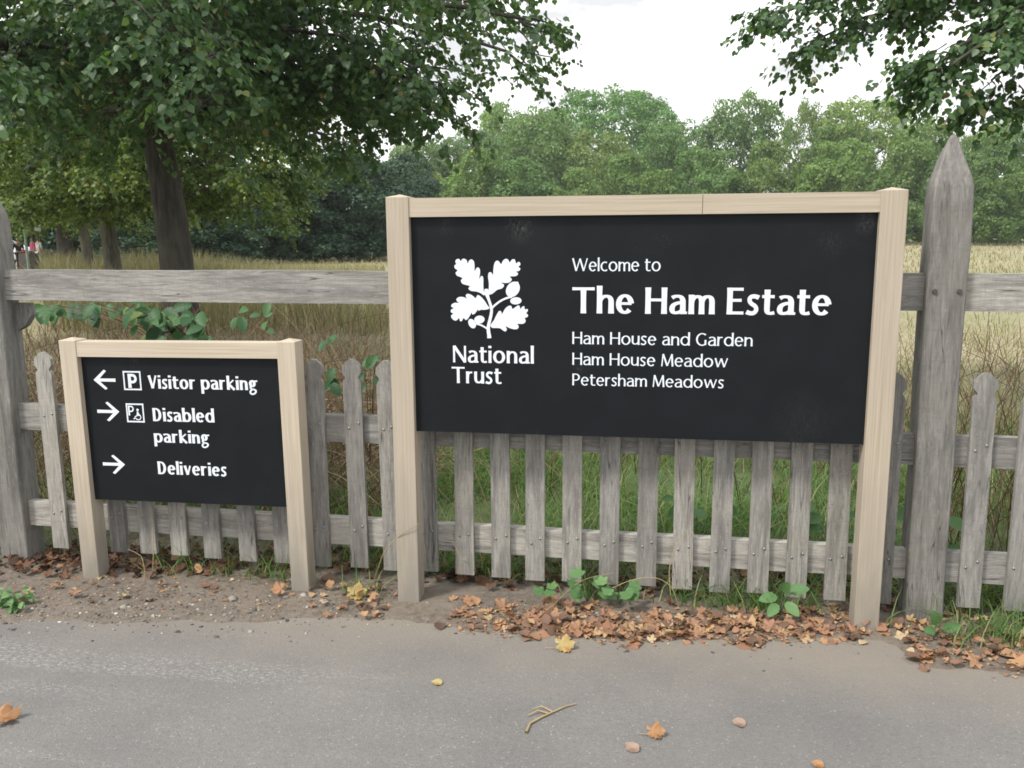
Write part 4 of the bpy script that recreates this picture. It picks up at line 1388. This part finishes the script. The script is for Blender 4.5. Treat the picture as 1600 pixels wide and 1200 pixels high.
# dead weed stems behind the fence
paths = []
def weed_stem(x, y, h, lean=.25, r=.0035, side=3):
    p = wander((x, y, -.02), (rng.normal(0, lean), rng.normal(0, lean), 1), h, 6, rng, 0, .08)
    p[:, 1] = np.maximum(p[:, 1], 4.05)
    paths.append((p, np.linspace(r, r * .4, 7)))
    for _ in range(side):
        k = rng.integers(2, 6)
        a = rng.uniform(0, 6.28)
        paths.append((wander(p[k], (math.cos(a), math.sin(a), rng.uniform(.4, 1.4)), h * rng.uniform(.12, .3), 3, rng, 0, .1), np.linspace(r * .6, r * .3, 4)))
for _ in range(230):
    weed_stem(rng.uniform(.95, 3.2), rng.uniform(4.4, 8.0), rng.uniform(.5, 1.2))
for _ in range(90):
    weed_stem(rng.uniform(1.35, 2.2), rng.uniform(4.3, 5.2), rng.uniform(.7, 1.3))
for _ in range(220):
    weed_stem(rng.uniform(-2.0, .8), rng.uniform(5.0, 8.5), rng.uniform(.6, 1.25))
for _ in range(1300):
    y = rng.uniform(4.3, 9.5)
    weed_stem(rng.uniform(-4.4, -1.7) * (y / 5.2), y, rng.uniform(.55, 1.3), .55, .0035, 2)
tag(link('dead_weeds', tubes('dead_weeds', paths, 3), M['brown']), 'thicket of brown dead weed stems behind the fence', 'weeds', kind='stuff')
# arching dry tangle low behind the left half
paths = []
for _ in range(700):
    y = rng.uniform(4.5, 6.8)
    x = rng.uniform(-4.2, -1.3) * (y / 4.8)
    a = rng.uniform(-.4, 3.54)
    paths.append((wander((x, y, rng.uniform(0, .5)), (math.cos(a), .8 * math.sin(a), 1.0), rng.uniform(.6, 1.5), 7, rng, .22, .1), np.linspace(.004, .0018, 8)))
for p_, _ in paths:
    p_[:, 1] = np.maximum(p_[:, 1], 4.0 + .1 * np.abs(p_[:, 2]))
tag(link('dry_tangle', tubes('dry_tangle', paths, 3), M['brown']), 'arching dry bramble tangle behind the direction sign', 'weeds', kind='stuff')

# lobed leaf helper for live plants
def round_leaf(nlobe=5, depth=.22, k=3):
    a = np.linspace(-math.pi * .92, math.pi * .92, nlobe * k * 2 + 1)
    r_ = .5 * (1 - depth * .5 + depth * .5 * np.cos(a * nlobe)) * (1 - .12 * np.abs(a) / math.pi)
    P = np.stack([.42 + r_ * np.cos(a), r_ * np.sin(a), .05 * np.cos(a * nlobe) + .06 * np.abs(np.sin(a))], 1)
    V = np.vstack([[[.12, 0, 0]], P])
    F = np.array([[0, q, q + 1] for q in range(1, len(P))])
    return V, F
ROUND = round_leaf()
def ovate():
    xs_ = [0, .08, .16, .24, .33, .42, .51, .60, .69, .78, .87, .94, 1.0]
    wd = [0, .14, .20, .27, .28, .325, .30, .305, .25, .23, .15, .10, 0]
    up_ = [(x - (.02 if k % 2 else 0), w, .30 * w * (1 + .5 * (k % 2)) - .18 * (x - .3) ** 2) for k, (x, w) in enumerate(zip(xs_, wd))]
    mid = [(x, 0, -.18 * (x - .3) ** 2) for x in xs_]
    V = np.array(mid + up_ + [(x, -w, z) for x, w, z in up_])
    n_ = len(xs_)
    F = []
    for k in range(n_ - 1):
        F += [[k, k + 1, n_ + k + 1], [k, n_ + k + 1, n_ + k], [k, 2 * n_ + k + 1, k + 1], [k, 2 * n_ + k, 2 * n_ + k + 1]]
    return V, np.array(F)
OVATE = ovate()

def leafy_plant(name, label, cat, leaves, mat, tpl, root_pt, stem_mat=None, group=None):
    """leaves: (pos, tip, normal, size); a stem runs from root_pt to each"""
    root = empty(name, root_pt)
    r0_ = np.array(root_pt)
    L_ = [(np.array(p) - r0_, np.array(d, float), np.array(n_, float), s) for p, d, n_, s in leaves]
    paths = []
    for p, d, n_, s in L_:
        m_ = p * .5 + np.array([0, 0, .25 * np.linalg.norm(p)])
        tq = np.linspace(0, 1, 5)[:, None]
        paths.append((2 * (1 - tq) * tq * m_ + tq ** 2 * p, np.linspace(.0022, .0014, 5)))
    link('stem', tubes('stem', paths, 4), stem_mat or M['weed'], root)
    link('foliage', leaf_mesh('foliage', np.array([q[0] for q in L_]), np.array([q[1] for q in L_]), np.array([q[2] for q in L_]), [q[3] for q in L_], tpl), mat, root)
    return tag(root, label, cat, group)

def fan(cx, cy, nn, rx, ry, z0, z1, s0, s1, seed, cam_face=.8):
    r_ = np.random.default_rng(seed)
    o_ = []
    for k in range(nn):
        x, y = cx + r_.uniform(-rx, rx), cy + r_.uniform(-ry, ry)
        a = math.atan2(y - cy - .02, x - cx) + r_.normal(0, .4)
        o_.append(((x, y, r_.uniform(z0, z1)), (math.cos(a), math.sin(a) - .2, r_.uniform(-.4, .1)), (r_.normal(0, .25), -cam_face + r_.normal(0, .2), 1.0), r_.uniform(s0, s1)))
    return o_
leafy_plant('mallow_plant', 'round leaved green weed left of centre below the large sign', 'plant', fan(-.50, 3.72, 3, .03, .02, .06, .10, .055, .07, 1), M['weed'], ROUND, (-.50, 3.75, 0), group='weeds at the fence foot')
leafy_plant('mallow_plant', 'largest lobed leaf weed in the litter below the large sign', 'plant', fan(-.33, 3.72, 7, .055, .03, .05, .22, .065, .085, 2), M['weed'], ROUND, (-.33, 3.76, 0), group='weeds at the fence foot')
leafy_plant('mallow_plant', 'lobed leaf weed right beside the largest lobed weed', 'plant', fan(-.185, 3.72, 5, .045, .03, .06, .14, .06, .08, 3), M['weed'], ROUND, (-.185, 3.76, 0), group='weeds at the fence foot')
leafy_plant('bramble_seedling', 'green seedling with pointed leaves below the right of the large sign', 'plant',
            [((.50, 3.73, .10), (-1, -.3, -.1), (0, -.8, 1), .085), ((.52, 3.72, .13), (.2, -.6, .7), (0, -.9, .7), .085), ((.545, 3.72, .13), (.9, -.1, .3), (0, -.8, 1), .09), ((.53, 3.70, .09), (.7, -.6, -.5), (0, -.9, .8), .08), ((.50, 3.70, .08), (-.6, -.6, -.5), (0, -.9, .9), .075)], M['weed'], OVATE, (.52, 3.76, 0), group='weeds at the fence foot')
leafy_plant('dock_seedling', 'broad green leaf by the foot of the pointed post', 'plant',
            [((1.13, 3.64, .06), (-.3, -.3, .8), (0, -1, .4), .08), ((1.15, 3.62, .05), (.6, -.3, .4), (0, -1, .6), .07), ((1.12, 3.62, .04), (-.8, -.4, .2), (0, -1, .8), .06)], M['weed'], OVATE, (1.13, 3.67, 0), group='weeds at the fence foot')
leafy_plant('groundsel_plant', 'small curly green weed at the road edge on the far left', 'plant', fan(-2.93, 3.30, 60, .085, .06, .01, .075, .022, .045, 5, .4), M['weed'], OVATE, (-2.93, 3.31, 0), group='weeds at the fence foot')
for (x_, y_, sd, lab) in ((.17, 4.45, 71, 'broad leaved green plant seen between the pickets below the title'), (.88, 4.5, 72, 'broad leaved green plant between pickets near the right sign post'), (1.27, 4.4, 73, 'broad leaved green plant behind the fence right of the pointed post')):
    leafy_plant('dock_plant', lab, 'plant', fan(x_, y_, 15, .13, .08, .03, .30, .06, .13, sd, 1.2), M['weed'], OVATE, (x_, y_ + .03, -.03), group='dock plants behind the fence')
# bramble arching above the direction sign
r_ = np.random.default_rng(40)
br_leaves = []
for (u, v, Y, nn, su, sv) in ((80, 482, 4.5, 9, 20, 8), (140, 478, 4.5, 9, 25, 8), (215, 487, 4.4, 18, 28, 12), (258, 500, 4.35, 16, 32, 18), (300, 505, 4.4, 16, 26, 20), (245, 520, 4.5, 6, 25, 10), (310, 528, 4.4, 8, 18, 8)):
    for _ in range(nn):
        p = at(u + r_.normal(0, su * .6), v + r_.normal(0, sv * .6), Y + r_.uniform(-.15, .15))
        br_leaves.append((p, (r_.normal(0, .6), -.4, r_.uniform(-.9, .1)), (r_.normal(0, .4), -1.0, r_.uniform(.3, 1.2)), r_.uniform(.06, .13)))
leafy_plant('bramble', 'green bramble leaves hanging under the top rail above the direction sign', 'plant', br_leaves, M['bramble'], OVATE, (-2.6, 4.7, .75), M['brown'])
br_leaves = []
for (u, v, Y, nn, su, sv) in ((378, 487, 4.6, 3, 8, 8), (418, 495, 4.6, 5, 10, 12), (520, 590, 4.4, 6, 14, 14), (575, 580, 4.4, 5, 14, 16), (590, 560, 4.4, 4, 8, 10), (520, 528, 4.8, 4, 16, 5)):
    for _ in range(nn):
        p = at(u + r_.normal(0, su * .6), v + r_.normal(0, sv * .6), Y + r_.uniform(-.1, .1))
        br_leaves.append((p, (r_.normal(0, .6), -.4, r_.uniform(-.9, .1)), (r_.normal(0, .4), -1.0, r_.uniform(.3, 1.2)), r_.uniform(.05, .10)))
leafy_plant('bramble', 'scattered lighter bramble leaves between the two signs', 'plant', br_leaves, M['bramble'], OVATE, (-1.65, 4.6, .4), M['brown'])

# ------------------------------------------------------------------ leaf litter, gravel, stray leaves
def maple():
    a = np.linspace(-math.pi * .9, math.pi * .9, 41)
    r_ = .5 * (.62 + .38 * np.abs(np.cos(a * 2.5)) ** .6 + .08 * np.cos(a * 15))
    P_ = np.stack([.4 + r_ * np.cos(a), r_ * np.sin(a), .08 * np.cos(a * 5) + .05 * np.sin(a * 2)], 1)
    V = np.vstack([[[.2, 0, .03]], P_])
    return V, np.array([[0, q, q + 1] for q in range(1, len(P_))])
def curled(seed, nlobe=0):
    """a curled dead leaf template"""
    r_ = random.Random(seed)
    out_ = [(0, 0), (.12, .22), (.35, .40), (.62, .36), (.85, .18), (1.05, 0), (.85, -.18), (.62, -.36), (.35, -.40), (.12, -.22)]
    V = [(x + r_.uniform(-.06, .06), y * r_.uniform(.7, 1.2), .34 * y * y * 3 * r_.uniform(.3, 1.5) + .22 * (x - .5) ** 2 * r_.uniform(-1, 2)) for x, y in out_]
    V.append((.5, 0, r_.uniform(-.06, .06)))
    F = [[10, q, (q + 1) % 10] for q in range(10)]
    return np.array(V), np.array(F)
def lobed(seed):
    r_ = np.random.default_rng(seed)
    V, F = maple()
    V = V.copy()
    V[:, 2] += .35 * V[:, 1] ** 2 * r_.uniform(-1, 2.2) + .3 * (V[:, 0] - .4) ** 2 * r_.uniform(-1, 2) + .05 * np.sin(V[:, 0] * 9 + seed)
    V[:, 1] *= r_.uniform(.65, 1.0)
    return V, F
def litter(name, pts, s0, s1, label, mat=M['litter'], flat=.45):
    Vs, Fs, off = [], [], 0
    n = len(pts)
    for s_ in range(5):
        sel = np.arange(n) % 5 == s_
        p = pts[sel]
        k = len(p)
        if not k: continue
        a = rng.uniform(0, 6.28, k)
        tip = np.stack([np.cos(a), np.sin(a), rng.normal(0, .28, k)], 1)
        nr = np.stack([rng.normal(0, flat, k), rng.normal(0, flat, k), np.where(rng.random(k) < .75, 1, -1)], 1)
        tv, tf = curled(s_) if s_ < 2 or s1 < .03 else lobed(s_)
        me = leaf_mesh('tmp', p, tip, nr, s0 + (s1 - s0) * rng.beta(1.2, 2.2, k), (tv, tf))
        co = np.empty(len(me.vertices) * 3, np.float32)
        me.vertices.foreach_get('co', co)
        ix = np.empty(len(me.loops), np.int32)
        me.loops.foreach_get('vertex_index', ix)
        Vs.append(co.reshape(-1, 3)); Fs.append(ix.reshape(-1, 3) + off)
        off += len(me.vertices)
        bpy.data.meshes.remove(me)
    V = np.concatenate(Vs)
    V[:, 2] = np.maximum(V[:, 2], verge_z(V[:, 0], V[:, 1]) + .001)
    return tag(link(name, np_mesh(name, V, np.concatenate(Fs)), mat), label, 'leaves', kind='stuff')
P = []
def strip(n, x0, x1, off0, off1, zmax=.03):
    x = rng.uniform(x0, x1, n)
    e = edge_y(x)
    y = e + off0 + (off1 - off0) * rng.beta(1.6, 1.8, n)
    P.append(np.stack([x, y, verge_z(x, y) + rng.uniform(.002, zmax, n)], 1))
strip(260, -.55, .80, .0, .36, .010)
strip(95, -.30, .35, .02, .22, .016)
strip(70, -.95, -.4, .0, .28, .012)
strip(230, 1.0, 2.2, .0, .55, .018)
strip(16, -1.62, -1.2, .0, .2)
strip(26, -1.75, -1.3, .1, .45)
strip(30, -3.3, -1.7, .2, .6)
strip(16, .80, 1.05, .02, .3)
strip(90, -.6, .9, -.03, .16, .008)
litter('leaf_litter', np.concatenate(P), .024, .088, 'orange brown fallen leaves drifted along the fence foot', flat=.3)
P = []
strip(950, -.9, .85, -.04, .36, .008)
strip(800, 1.0, 2.2, .0, .5, .012)
strip(260, -3.4, -1.1, .1, .6, .01)
litter('leaf_scraps', np.concatenate(P), .008, .026, 'crumbled brown leaf scraps along the fence foot', flat=.25)
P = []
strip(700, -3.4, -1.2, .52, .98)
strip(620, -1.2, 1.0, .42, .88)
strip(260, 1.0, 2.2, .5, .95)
litter('shaded_leaf_litter', np.concatenate(P), .03, .075, 'dark brown leaves with shade in their colour heaped behind the pickets', M['litter_shade'], flat=.5)

# gravel
def gravel():
    n = 3600
    x = rng.uniform(-3.7, 1.6, n)
    e = edge_y(x)
    y = e + rng.normal(.16, .15, n)
    left = x < -1.2
    kp = left | (rng.random(n) < .25)
    x, y = x[kp], y[kp]
    n = len(x)
    z = verge_z(x, y)
    s = rng.lognormal(-5.75, .55, n) * np.where(x < -1.2, 1.1, .75)
    s = np.minimum(s, .022)
    ico = bmesh.new()
    bmesh.ops.create_icosphere(ico, subdivisions=1, radius=1)
    tv = np.array([v_.co[:] for v_ in ico.verts])
    tf = np.array([[v_.index for v_ in f.verts] for f in ico.faces])
    ico.free()
    jit = 1 + rng.normal(0, .18, (n, len(tv), 1))
    V = np.stack([x, y, z], 1)[:, None, :] + tv[None] * jit * s[:, None, None] * np.array([1.2, 1, .7])
    F = tf[None] + (np.arange(n) * len(tv))[:, None, None]
    return np_mesh('gravel', V.reshape(-1, 3), F.reshape(-1, 3), True)
M['stone'] = leaf_mat('gravel_stone', [(0, (.035, .035, .037)), (.3, (.10, .095, .09)), (.7, (.22, .20, .17)), (.93, (.36, .34, .3)), (1, (.62, .6, .57))], 0, .8)
tag(link('gravel', gravel(), M['stone']), 'loose gravel along the edge of the road', 'gravel', kind='stuff')

MAPLE = maple()
def on_ground(u, v):
    r = CF + CR * (u - 800) / 1359.12 - CU * (v - 600) / 1359.12
    s = (0.002 - CAM_H) / r[2]
    return np.array([r[0] * s, r[1] * s, .0])
def stray(u, v, size, az, mat, tpl, label, stalk=True, curl=.0):
    p = on_ground(u, v)
    zz = float(verge_z(p[0:1], p[1:2])[0])
    root = empty('fallen_leaf', (p[0], p[1], zz + .006))
    d = np.array([[math.cos(az), math.sin(az), .04]])
    me = leaf_mesh('leaf_blade', -d * size * .5, d, np.array([[curl, -.55, 1.0]]), [size], tpl)
    co = np.empty(len(me.vertices) * 3, np.float32)
    me.vertices.foreach_get('co', co)
    co = co.reshape(-1, 3)
    co[:, 2] -= co[:, 2].min() + .003
    me.vertices.foreach_set('co', co.ravel())
    link('blade', me, mat, root)
    if stalk:
        q = -d[0] * size * .45
        s_ = np.linspace(0, 1, 4)[:, None]
        link('stalk', tubes('stalk', [(q - d[0] * s_ * size * .6 + np.array([0, 0, .003]) + np.array([0, 0, .004]) * s_, np.full(4, .0011))], 4), M['straw'], root)
    tag(root, label, 'leaf', 'stray leaves lying on the road')
cu = [curled(60 + k) for k in range(4)]
stray(885, 1014, .085, .2, M['leaf_y'], MAPLE, 'yellow and orange lobed leaf on the road below the litter')
stray(1027, 1150, .066, .1, M['leaf_o'], lobed(3), 'orange brown leaf with stalk near the bottom of the road')
stray(988, 1170, .054, 2.6, M['leaf_b'], cu[1], 'dull brown leaf just below left of the orange leaf', False)
stray(1155, 1131, .05, 3.0, M['leaf_b'], cu[2], 'small pinkish curled leaf on the right of the road', False)
stray(683, 1068, .04, 3.2, M['leaf_y'], cu[3], 'small yellow green leaf in the middle of the road', False)
stray(14, 1125, .10, .9, M['leaf_o'], lobed(5), 'rusty brown leaf at the left edge of the road', False)
stray(560, 934, .10, .3, M['leaf_y'], MAPLE, 'pale yellow lobed leaf on the soil between the signs')
stray(862, 980, .095, 2.8, M['leaf_o'], cu[2], 'large orange leaf at the litter edge below the large sign', False)
stray(1278, 1196, .04, 2.8, M['leaf_o'], cu[1], 'orange leaf scrap at the bottom edge of the road', False)
stray(758, 976, .018, 1.0, M['leaf_b'], cu[1], 'tiny brown leaf scrap on the road below the large sign', False)

# dry twig on the road
tp = [on_ground(u, v) + np.array([0, 0, .006]) for u, v in ((822, 1146), (828, 1132), (846, 1122), (866, 1113), (884, 1105), (900, 1101))]
paths = [(np.array(tp), np.linspace(.0048, .002, 6)),
         (np.array([on_ground(856, 1116) + [0, 0, .006], on_ground(840, 1114) + [0, 0, .012], on_ground(824, 1120) + [0, 0, .006]]), np.array([.0034, .003, .0016])),
         (np.array([on_ground(864, 1114) + [0, 0, .006], on_ground(846, 1108) + [0, 0, .014], on_ground(832, 1110) + [0, 0, .008]]), np.array([.003, .0024, .0013]))]
tag(link('twig', tubes('twig', paths, 6), M['straw']), 'dry forked twig lying on the road', 'twig')

# dry stalks leaning on the fence foot
def stalk(name, pts, label, r=.0022):
    P_ = np.array([bez_p for bez_p in pts], float)
    dd = np.linspace(0, 1, len(P_))
    s_ = np.linspace(0, 1, 18)
    # smooth interpolation
    Q_ = np.stack([np.interp(s_, dd, P_[:, k]) for k in range(3)], 1)
    for _ in range(4):
        Q_[1:-1] = .5 * Q_[1:-1] + .25 * (Q_[:-2] + Q_[2:])
    tag(link(name, tubes(name, [(Q_, np.linspace(r, r * .5, 18))], 5), M['straw']), label, 'stalk', 'dry stalks at the fence foot')
def FP(u, v, Y): return at(u, v, Y)
stalk('dry_stalk', [FP(585, 905, 3.75), FP(600, 860, 3.66), FP(622, 838, 3.63), FP(655, 818, 3.62)], 'bent straw stalk crossing the left post of the large sign', .0026)
stalk('dry_stalk', [FP(238, 905, 3.72), FP(240, 860, 3.74), FP(238, 815, 3.78), FP(236, 790, 3.79)], 'thin straw stalk upright in front of the small sign pickets')
stalk('dry_stalk', [FP(225, 915, 3.66), FP(226, 890, 3.68), FP(222, 868, 3.70), FP(200, 858, 3.72)], 'short curled straw stalk below the direction sign')
stalk('dry_stalk', [FP(715, 895, 3.72), FP(722, 872, 3.74), FP(708, 850, 3.76), FP(702, 825, 3.78)], 'curly straw stalk left under the large sign', .0018)
stalk('dry_stalk', [FP(1048, 930, 3.72), FP(1044, 890, 3.72), FP(1055, 850, 3.74), FP(1078, 828, 3.74), FP(1085, 834, 3.73)], 'nodding straw grass stalk right under the large sign')
stalk('dry_stalk', [FP(945, 925, 3.74), FP(985, 905, 3.70), FP(1025, 900, 3.68), FP(1050, 915, 3.66), FP(1058, 940, 3.64)], 'long arching straw stalk low under the large sign')
stalk('dry_stalk', [FP(800, 975, 3.55), FP(850, 960, 3.60), FP(905, 905, 3.66), FP(960, 895, 3.70)], 'straight straw stalk lying over the leaf litter', .0018)

# ------------------------------------------------------------------ far left: people, car, signpost, stump
def skin_mesh(name, verts, edges, radii, lvl=1):
    me = bpy.data.meshes.new(name)
    me.from_pydata(verts, edges, [])
    o = bpy.data.objects.new(name, me)
    COL.objects.link(o)
    md = o.modifiers.new('skin', 'SKIN')
    md.use_smooth_shade = True
    for v_, r_ in zip(me.skin_vertices[0].data, radii):
        v_.radius = (r_, r_) if isinstance(r_, float) else r_
    me.skin_vertices[0].data[0].use_root = True
    sb = o.modifiers.new('sub', 'SUBSURF')
    sb.levels = sb.render_levels = lvl
    dg = bpy.context.evaluated_depsgraph_get()
    res = bpy.data.meshes.new_from_object(o.evaluated_get(dg))
    bpy.data.objects.remove(o)
    res.name = name
    return res
M['skin'] = simple('skin', (.42, .27, .2), .6)
M['hair'] = simple('dark_hair', (.03, .022, .018), .6)
M['pink'] = simple('pink_cloth', (.75, .10, .28), .8)
M['black'] = simple('black_cloth', (.018, .018, .022), .8)
M['navy'] = simple('dark_blue_cloth', (.03, .035, .06), .8)
M['palec'] = simple('pale_grey_cloth', (.45, .46, .48), .8)
def person(loc, rz, top, trousers, label, arm=0.25):
    root = empty('person', loc, (0, 0, rz))
    # pelvis, chest, neck, head, legs, arms
    v = [(0, 0, .93), (0, 0, 1.15), (0, 0, 1.38), (0, 0, 1.48), (0, .01, 1.56), (0, .01, 1.68),
         (.095, 0, .88), (.10, .02, .50), (.105, 0, .08), (.105, .11, .04),
         (-.095, 0, .88), (-.10, -.02, .50), (-.105, 0, .08), (-.105, .11, .04),
         (.19, 0, 1.38), (.25, .02, 1.12), (.25, arm, .95), (.25, arm + .12, .90),
         (-.19, 0, 1.38), (-.25, .02, 1.12), (-.25, arm, .95), (-.25, arm + .12, .90)]
    e = [(0, 1), (1, 2), (2, 3), (3, 4), (4, 5), (0, 6), (6, 7), (7, 8), (8, 9), (0, 10), (10, 11), (11, 12), (12, 13), (2, 14), (14, 15), (15, 16), (16, 17), (2, 18), (18, 19), (19, 20), (20, 21)]
    r = [(.14, .11), (.13, .10), (.14, .09), .055, (.075, .09), (.07, .08), .085, .06, .042, .035, .085, .06, .042, .035, .055, .042, .032, .022, .055, .042, .032, .022]
    link('body', skin_mesh('person_body', v, e, r), M['skin'], root)
    sh = [0, 1, 2, 14, 15, 18, 19]
    mp_ = {a: k for k, a in enumerate(sh)}
    link('shirt', skin_mesh('shirt', [v[a] for a in sh], [(mp_[a], mp_[c]) for a, c in e if a in mp_ and c in mp_],
                            [tuple(q * 1.13 for q in (r[a] if isinstance(r[a], tuple) else (r[a], r[a]))) for a in sh]), top, root)
    tr = [0, 6, 7, 8, 10, 11, 12]
    mp_ = {a: k for k, a in enumerate(tr)}
    link('trousers', skin_mesh('trousers', [v[a] for a in tr], [(mp_[a], mp_[c]) for a, c in e if a in mp_ and c in mp_],
                               [tuple(q * 1.12 for q in (r[a] if isinstance(r[a], tuple) else (r[a], r[a]))) for a in tr]), trousers, root)
    link('hair', skin_mesh('hair', [(0, -.015, 1.60), (0, -.01, 1.70), (0, -.05, 1.56)], [(0, 1), (0, 2)], [(.078, .085), (.072, .08), (.06, .05)]), M['hair'], root)
    return tag(root, label, 'person')
def foot(u, Y):
    p = at(u, 380, Y)
    return (p[0], p[1], -.03)
person(foot(28, 38), 1.2, M['black'], M['black'], 'person in dark clothes standing beside the parked car', .3)
person(foot(50.5, 41), 2.6, M['pink'], M['navy'], 'person in a bright pink top and dark trousers', .05)
person(foot(60, 40), -.4, M['palec'], M['palec'], 'person in pale grey clothes right of the pink top', .1)

# parked car
M['silver'] = simple('silver_paint', (.72, .76, .84), .3, .1, .6)
M['glass'] = simple('car_glass', (.05, .06, .07), .1, 0, .8)
M['tyre'] = simple('tyre_rubber', (.015, .015, .015), .8)
M['red'] = simple('red_lamp_glass', (.45, .02, .03), .3)
p = at(-14, 380, 46)
car = tag(empty('parked_car', (p[0], p[1], -.03), (0, 0, rad(12))), 'silver parked car beyond the fence at the far left', 'car')
car.scale = (1.08, 1.08, 1.12)
bm = bmesh.new()
side = [(-2.1, .35), (-2.12, .75), (-1.95, .98), (-1.35, 1.0), (-.75, 1.42), (.55, 1.46), (1.25, 1.05), (1.95, .9), (2.1, .7), (2.1, .35)]
add_prism(bm, side, -.86, .86)
bmesh.ops.bevel(bm, geom=[e_ for e_ in bm.edges], offset=.07, segments=3, affect='EDGES', profile=.6)
link('body', bm_mesh('car_body', bm, True), M['silver'], car)
for y0, y1 in ((-.872, -.84), (.84, .872)):
    bm = bmesh.new()
    add_prism(bm, [(-1.22, 1.02), (-.70, 1.36), (-.05, 1.385), (-.05, 1.0)], y0, y1)
    add_prism(bm, [(.02, 1.0), (.02, 1.385), (.5, 1.38), (1.05, 1.04)], y0, y1)
    link('window', bm_mesh('car_window', bm), M['glass'], car)
bm = bmesh.new()
vs = [bm.verts.new(q) for q in ((1.30, -.68, 1.04), (1.30, .68, 1.04), (.66, .62, 1.44), (.66, -.62, 1.44))]
bm.faces.new(vs)
bmesh.ops.solidify(bm, geom=bm.faces[:], thickness=.03)
link('window', bm_mesh('rear_window', bm), M['glass'], car)
for y0 in (-.80, .56):
    bm = bmesh.new()
    add_box(bm, 2.03, 2.125, y0, y0 + .24, .68, .86)
    bevel(bm, .02, 2)
    link('tail_light', bm_mesh('tail_light', bm), M['red'], car)
wm = bmesh.new()
bmesh.ops.create_cone(wm, cap_ends=True, segments=24, radius1=.32, radius2=.32, depth=.22, matrix=Matrix.Rotation(rad(90), 4, 'X'))
bevel(wm, .03, 2)
wme = bm_mesh('car_wheel', wm)
wme.materials.append(M['tyre'])
hm = bmesh.new()
bmesh.ops.create_cone(hm, cap_ends=True, segments=18, radius1=.2, radius2=.17, depth=.24, matrix=Matrix.Rotation(rad(90), 4, 'X'))
hme = bm_mesh('car_hub', hm)
hme.materials.append(M['steel'])
for x_ in (-1.3, 1.3):
    for y_ in (-.78, .78):
        w_ = link('wheel', wme, None, car)
        w_.location = (x_, y_, .32)
        link('hub', hme, None, w_)

# pale green signpost with a little plate, and the dark stump in front of it
M['pole'] = simple('pale_green_pole', (.30, .38, .32), .5)
p = at(41, 380, 21)
sp = tag(empty('signpost', (p[0], p[1], -.03)), 'thin pale green pole with small white plate beside the people', 'signpost')
link('pole', tubes('pole', [(np.array([[0, 0, -.1], [0, 0, .9], [-.02, 0, 2.32]]), np.array([.042, .04, .028]))], 10), M['pole'], sp)
bm = bmesh.new()
add_box(bm, .03, .21, -.05, -.03, 1.90, 1.99)
bevel(bm, .006, 1)
pl = link('plate', bm_mesh('plate', bm), M['palec'], sp)
pl.rotation_euler.y = rad(9)
p = at(45, 400, 36)
st_ = tag(empty('tree_stump', (p[0], p[1], -.03)), 'dark square cut stump at the foot of the thin pole', 'stump')
bm = bmesh.new()
bmesh.ops.create_cone(bm, cap_ends=True, segments=18, radius1=.44, radius2=.38, depth=.98, matrix=Matrix.Translation((0, 0, .47)))
r_ = random.Random(4)
for v_ in bm.verts:
    k = 1 + .1 * math.sin(math.atan2(v_.co.y, v_.co.x) * 5) + r_.uniform(-.04, .04)
    v_.co.x *= k; v_.co.y *= k
    v_.co.z += r_.uniform(-.03, .03)
link('trunk', bm_mesh('stump_trunk', bm), M['bark'], st_)

# ------------------------------------------------------------------ haze over the meadow
bm = bmesh.new()
add_box(bm, -710, 710, -210, 910, -1.03, 32)
mt = bpy.data.materials.new('summer_haze')
mt.use_nodes = True
t = mt.node_tree
t.nodes.clear()
o_ = t.nodes.new('ShaderNodeOutputMaterial')
pv = t.nodes.new('ShaderNodeVolumePrincipled')
pv.inputs['Color'].default_value = (.92, .96, 1.0, 1)
pv.inputs['Density'].default_value = 0.0005
pv.inputs['Anisotropy'].default_value = 0.2
t.links.new(pv.outputs['Volume'], o_.inputs['Volume'])
hz = link('haze', bm_mesh('haze', bm), mt)
tag(hz, 'pale summer haze hanging over the meadow', 'haze', kind='stuff')
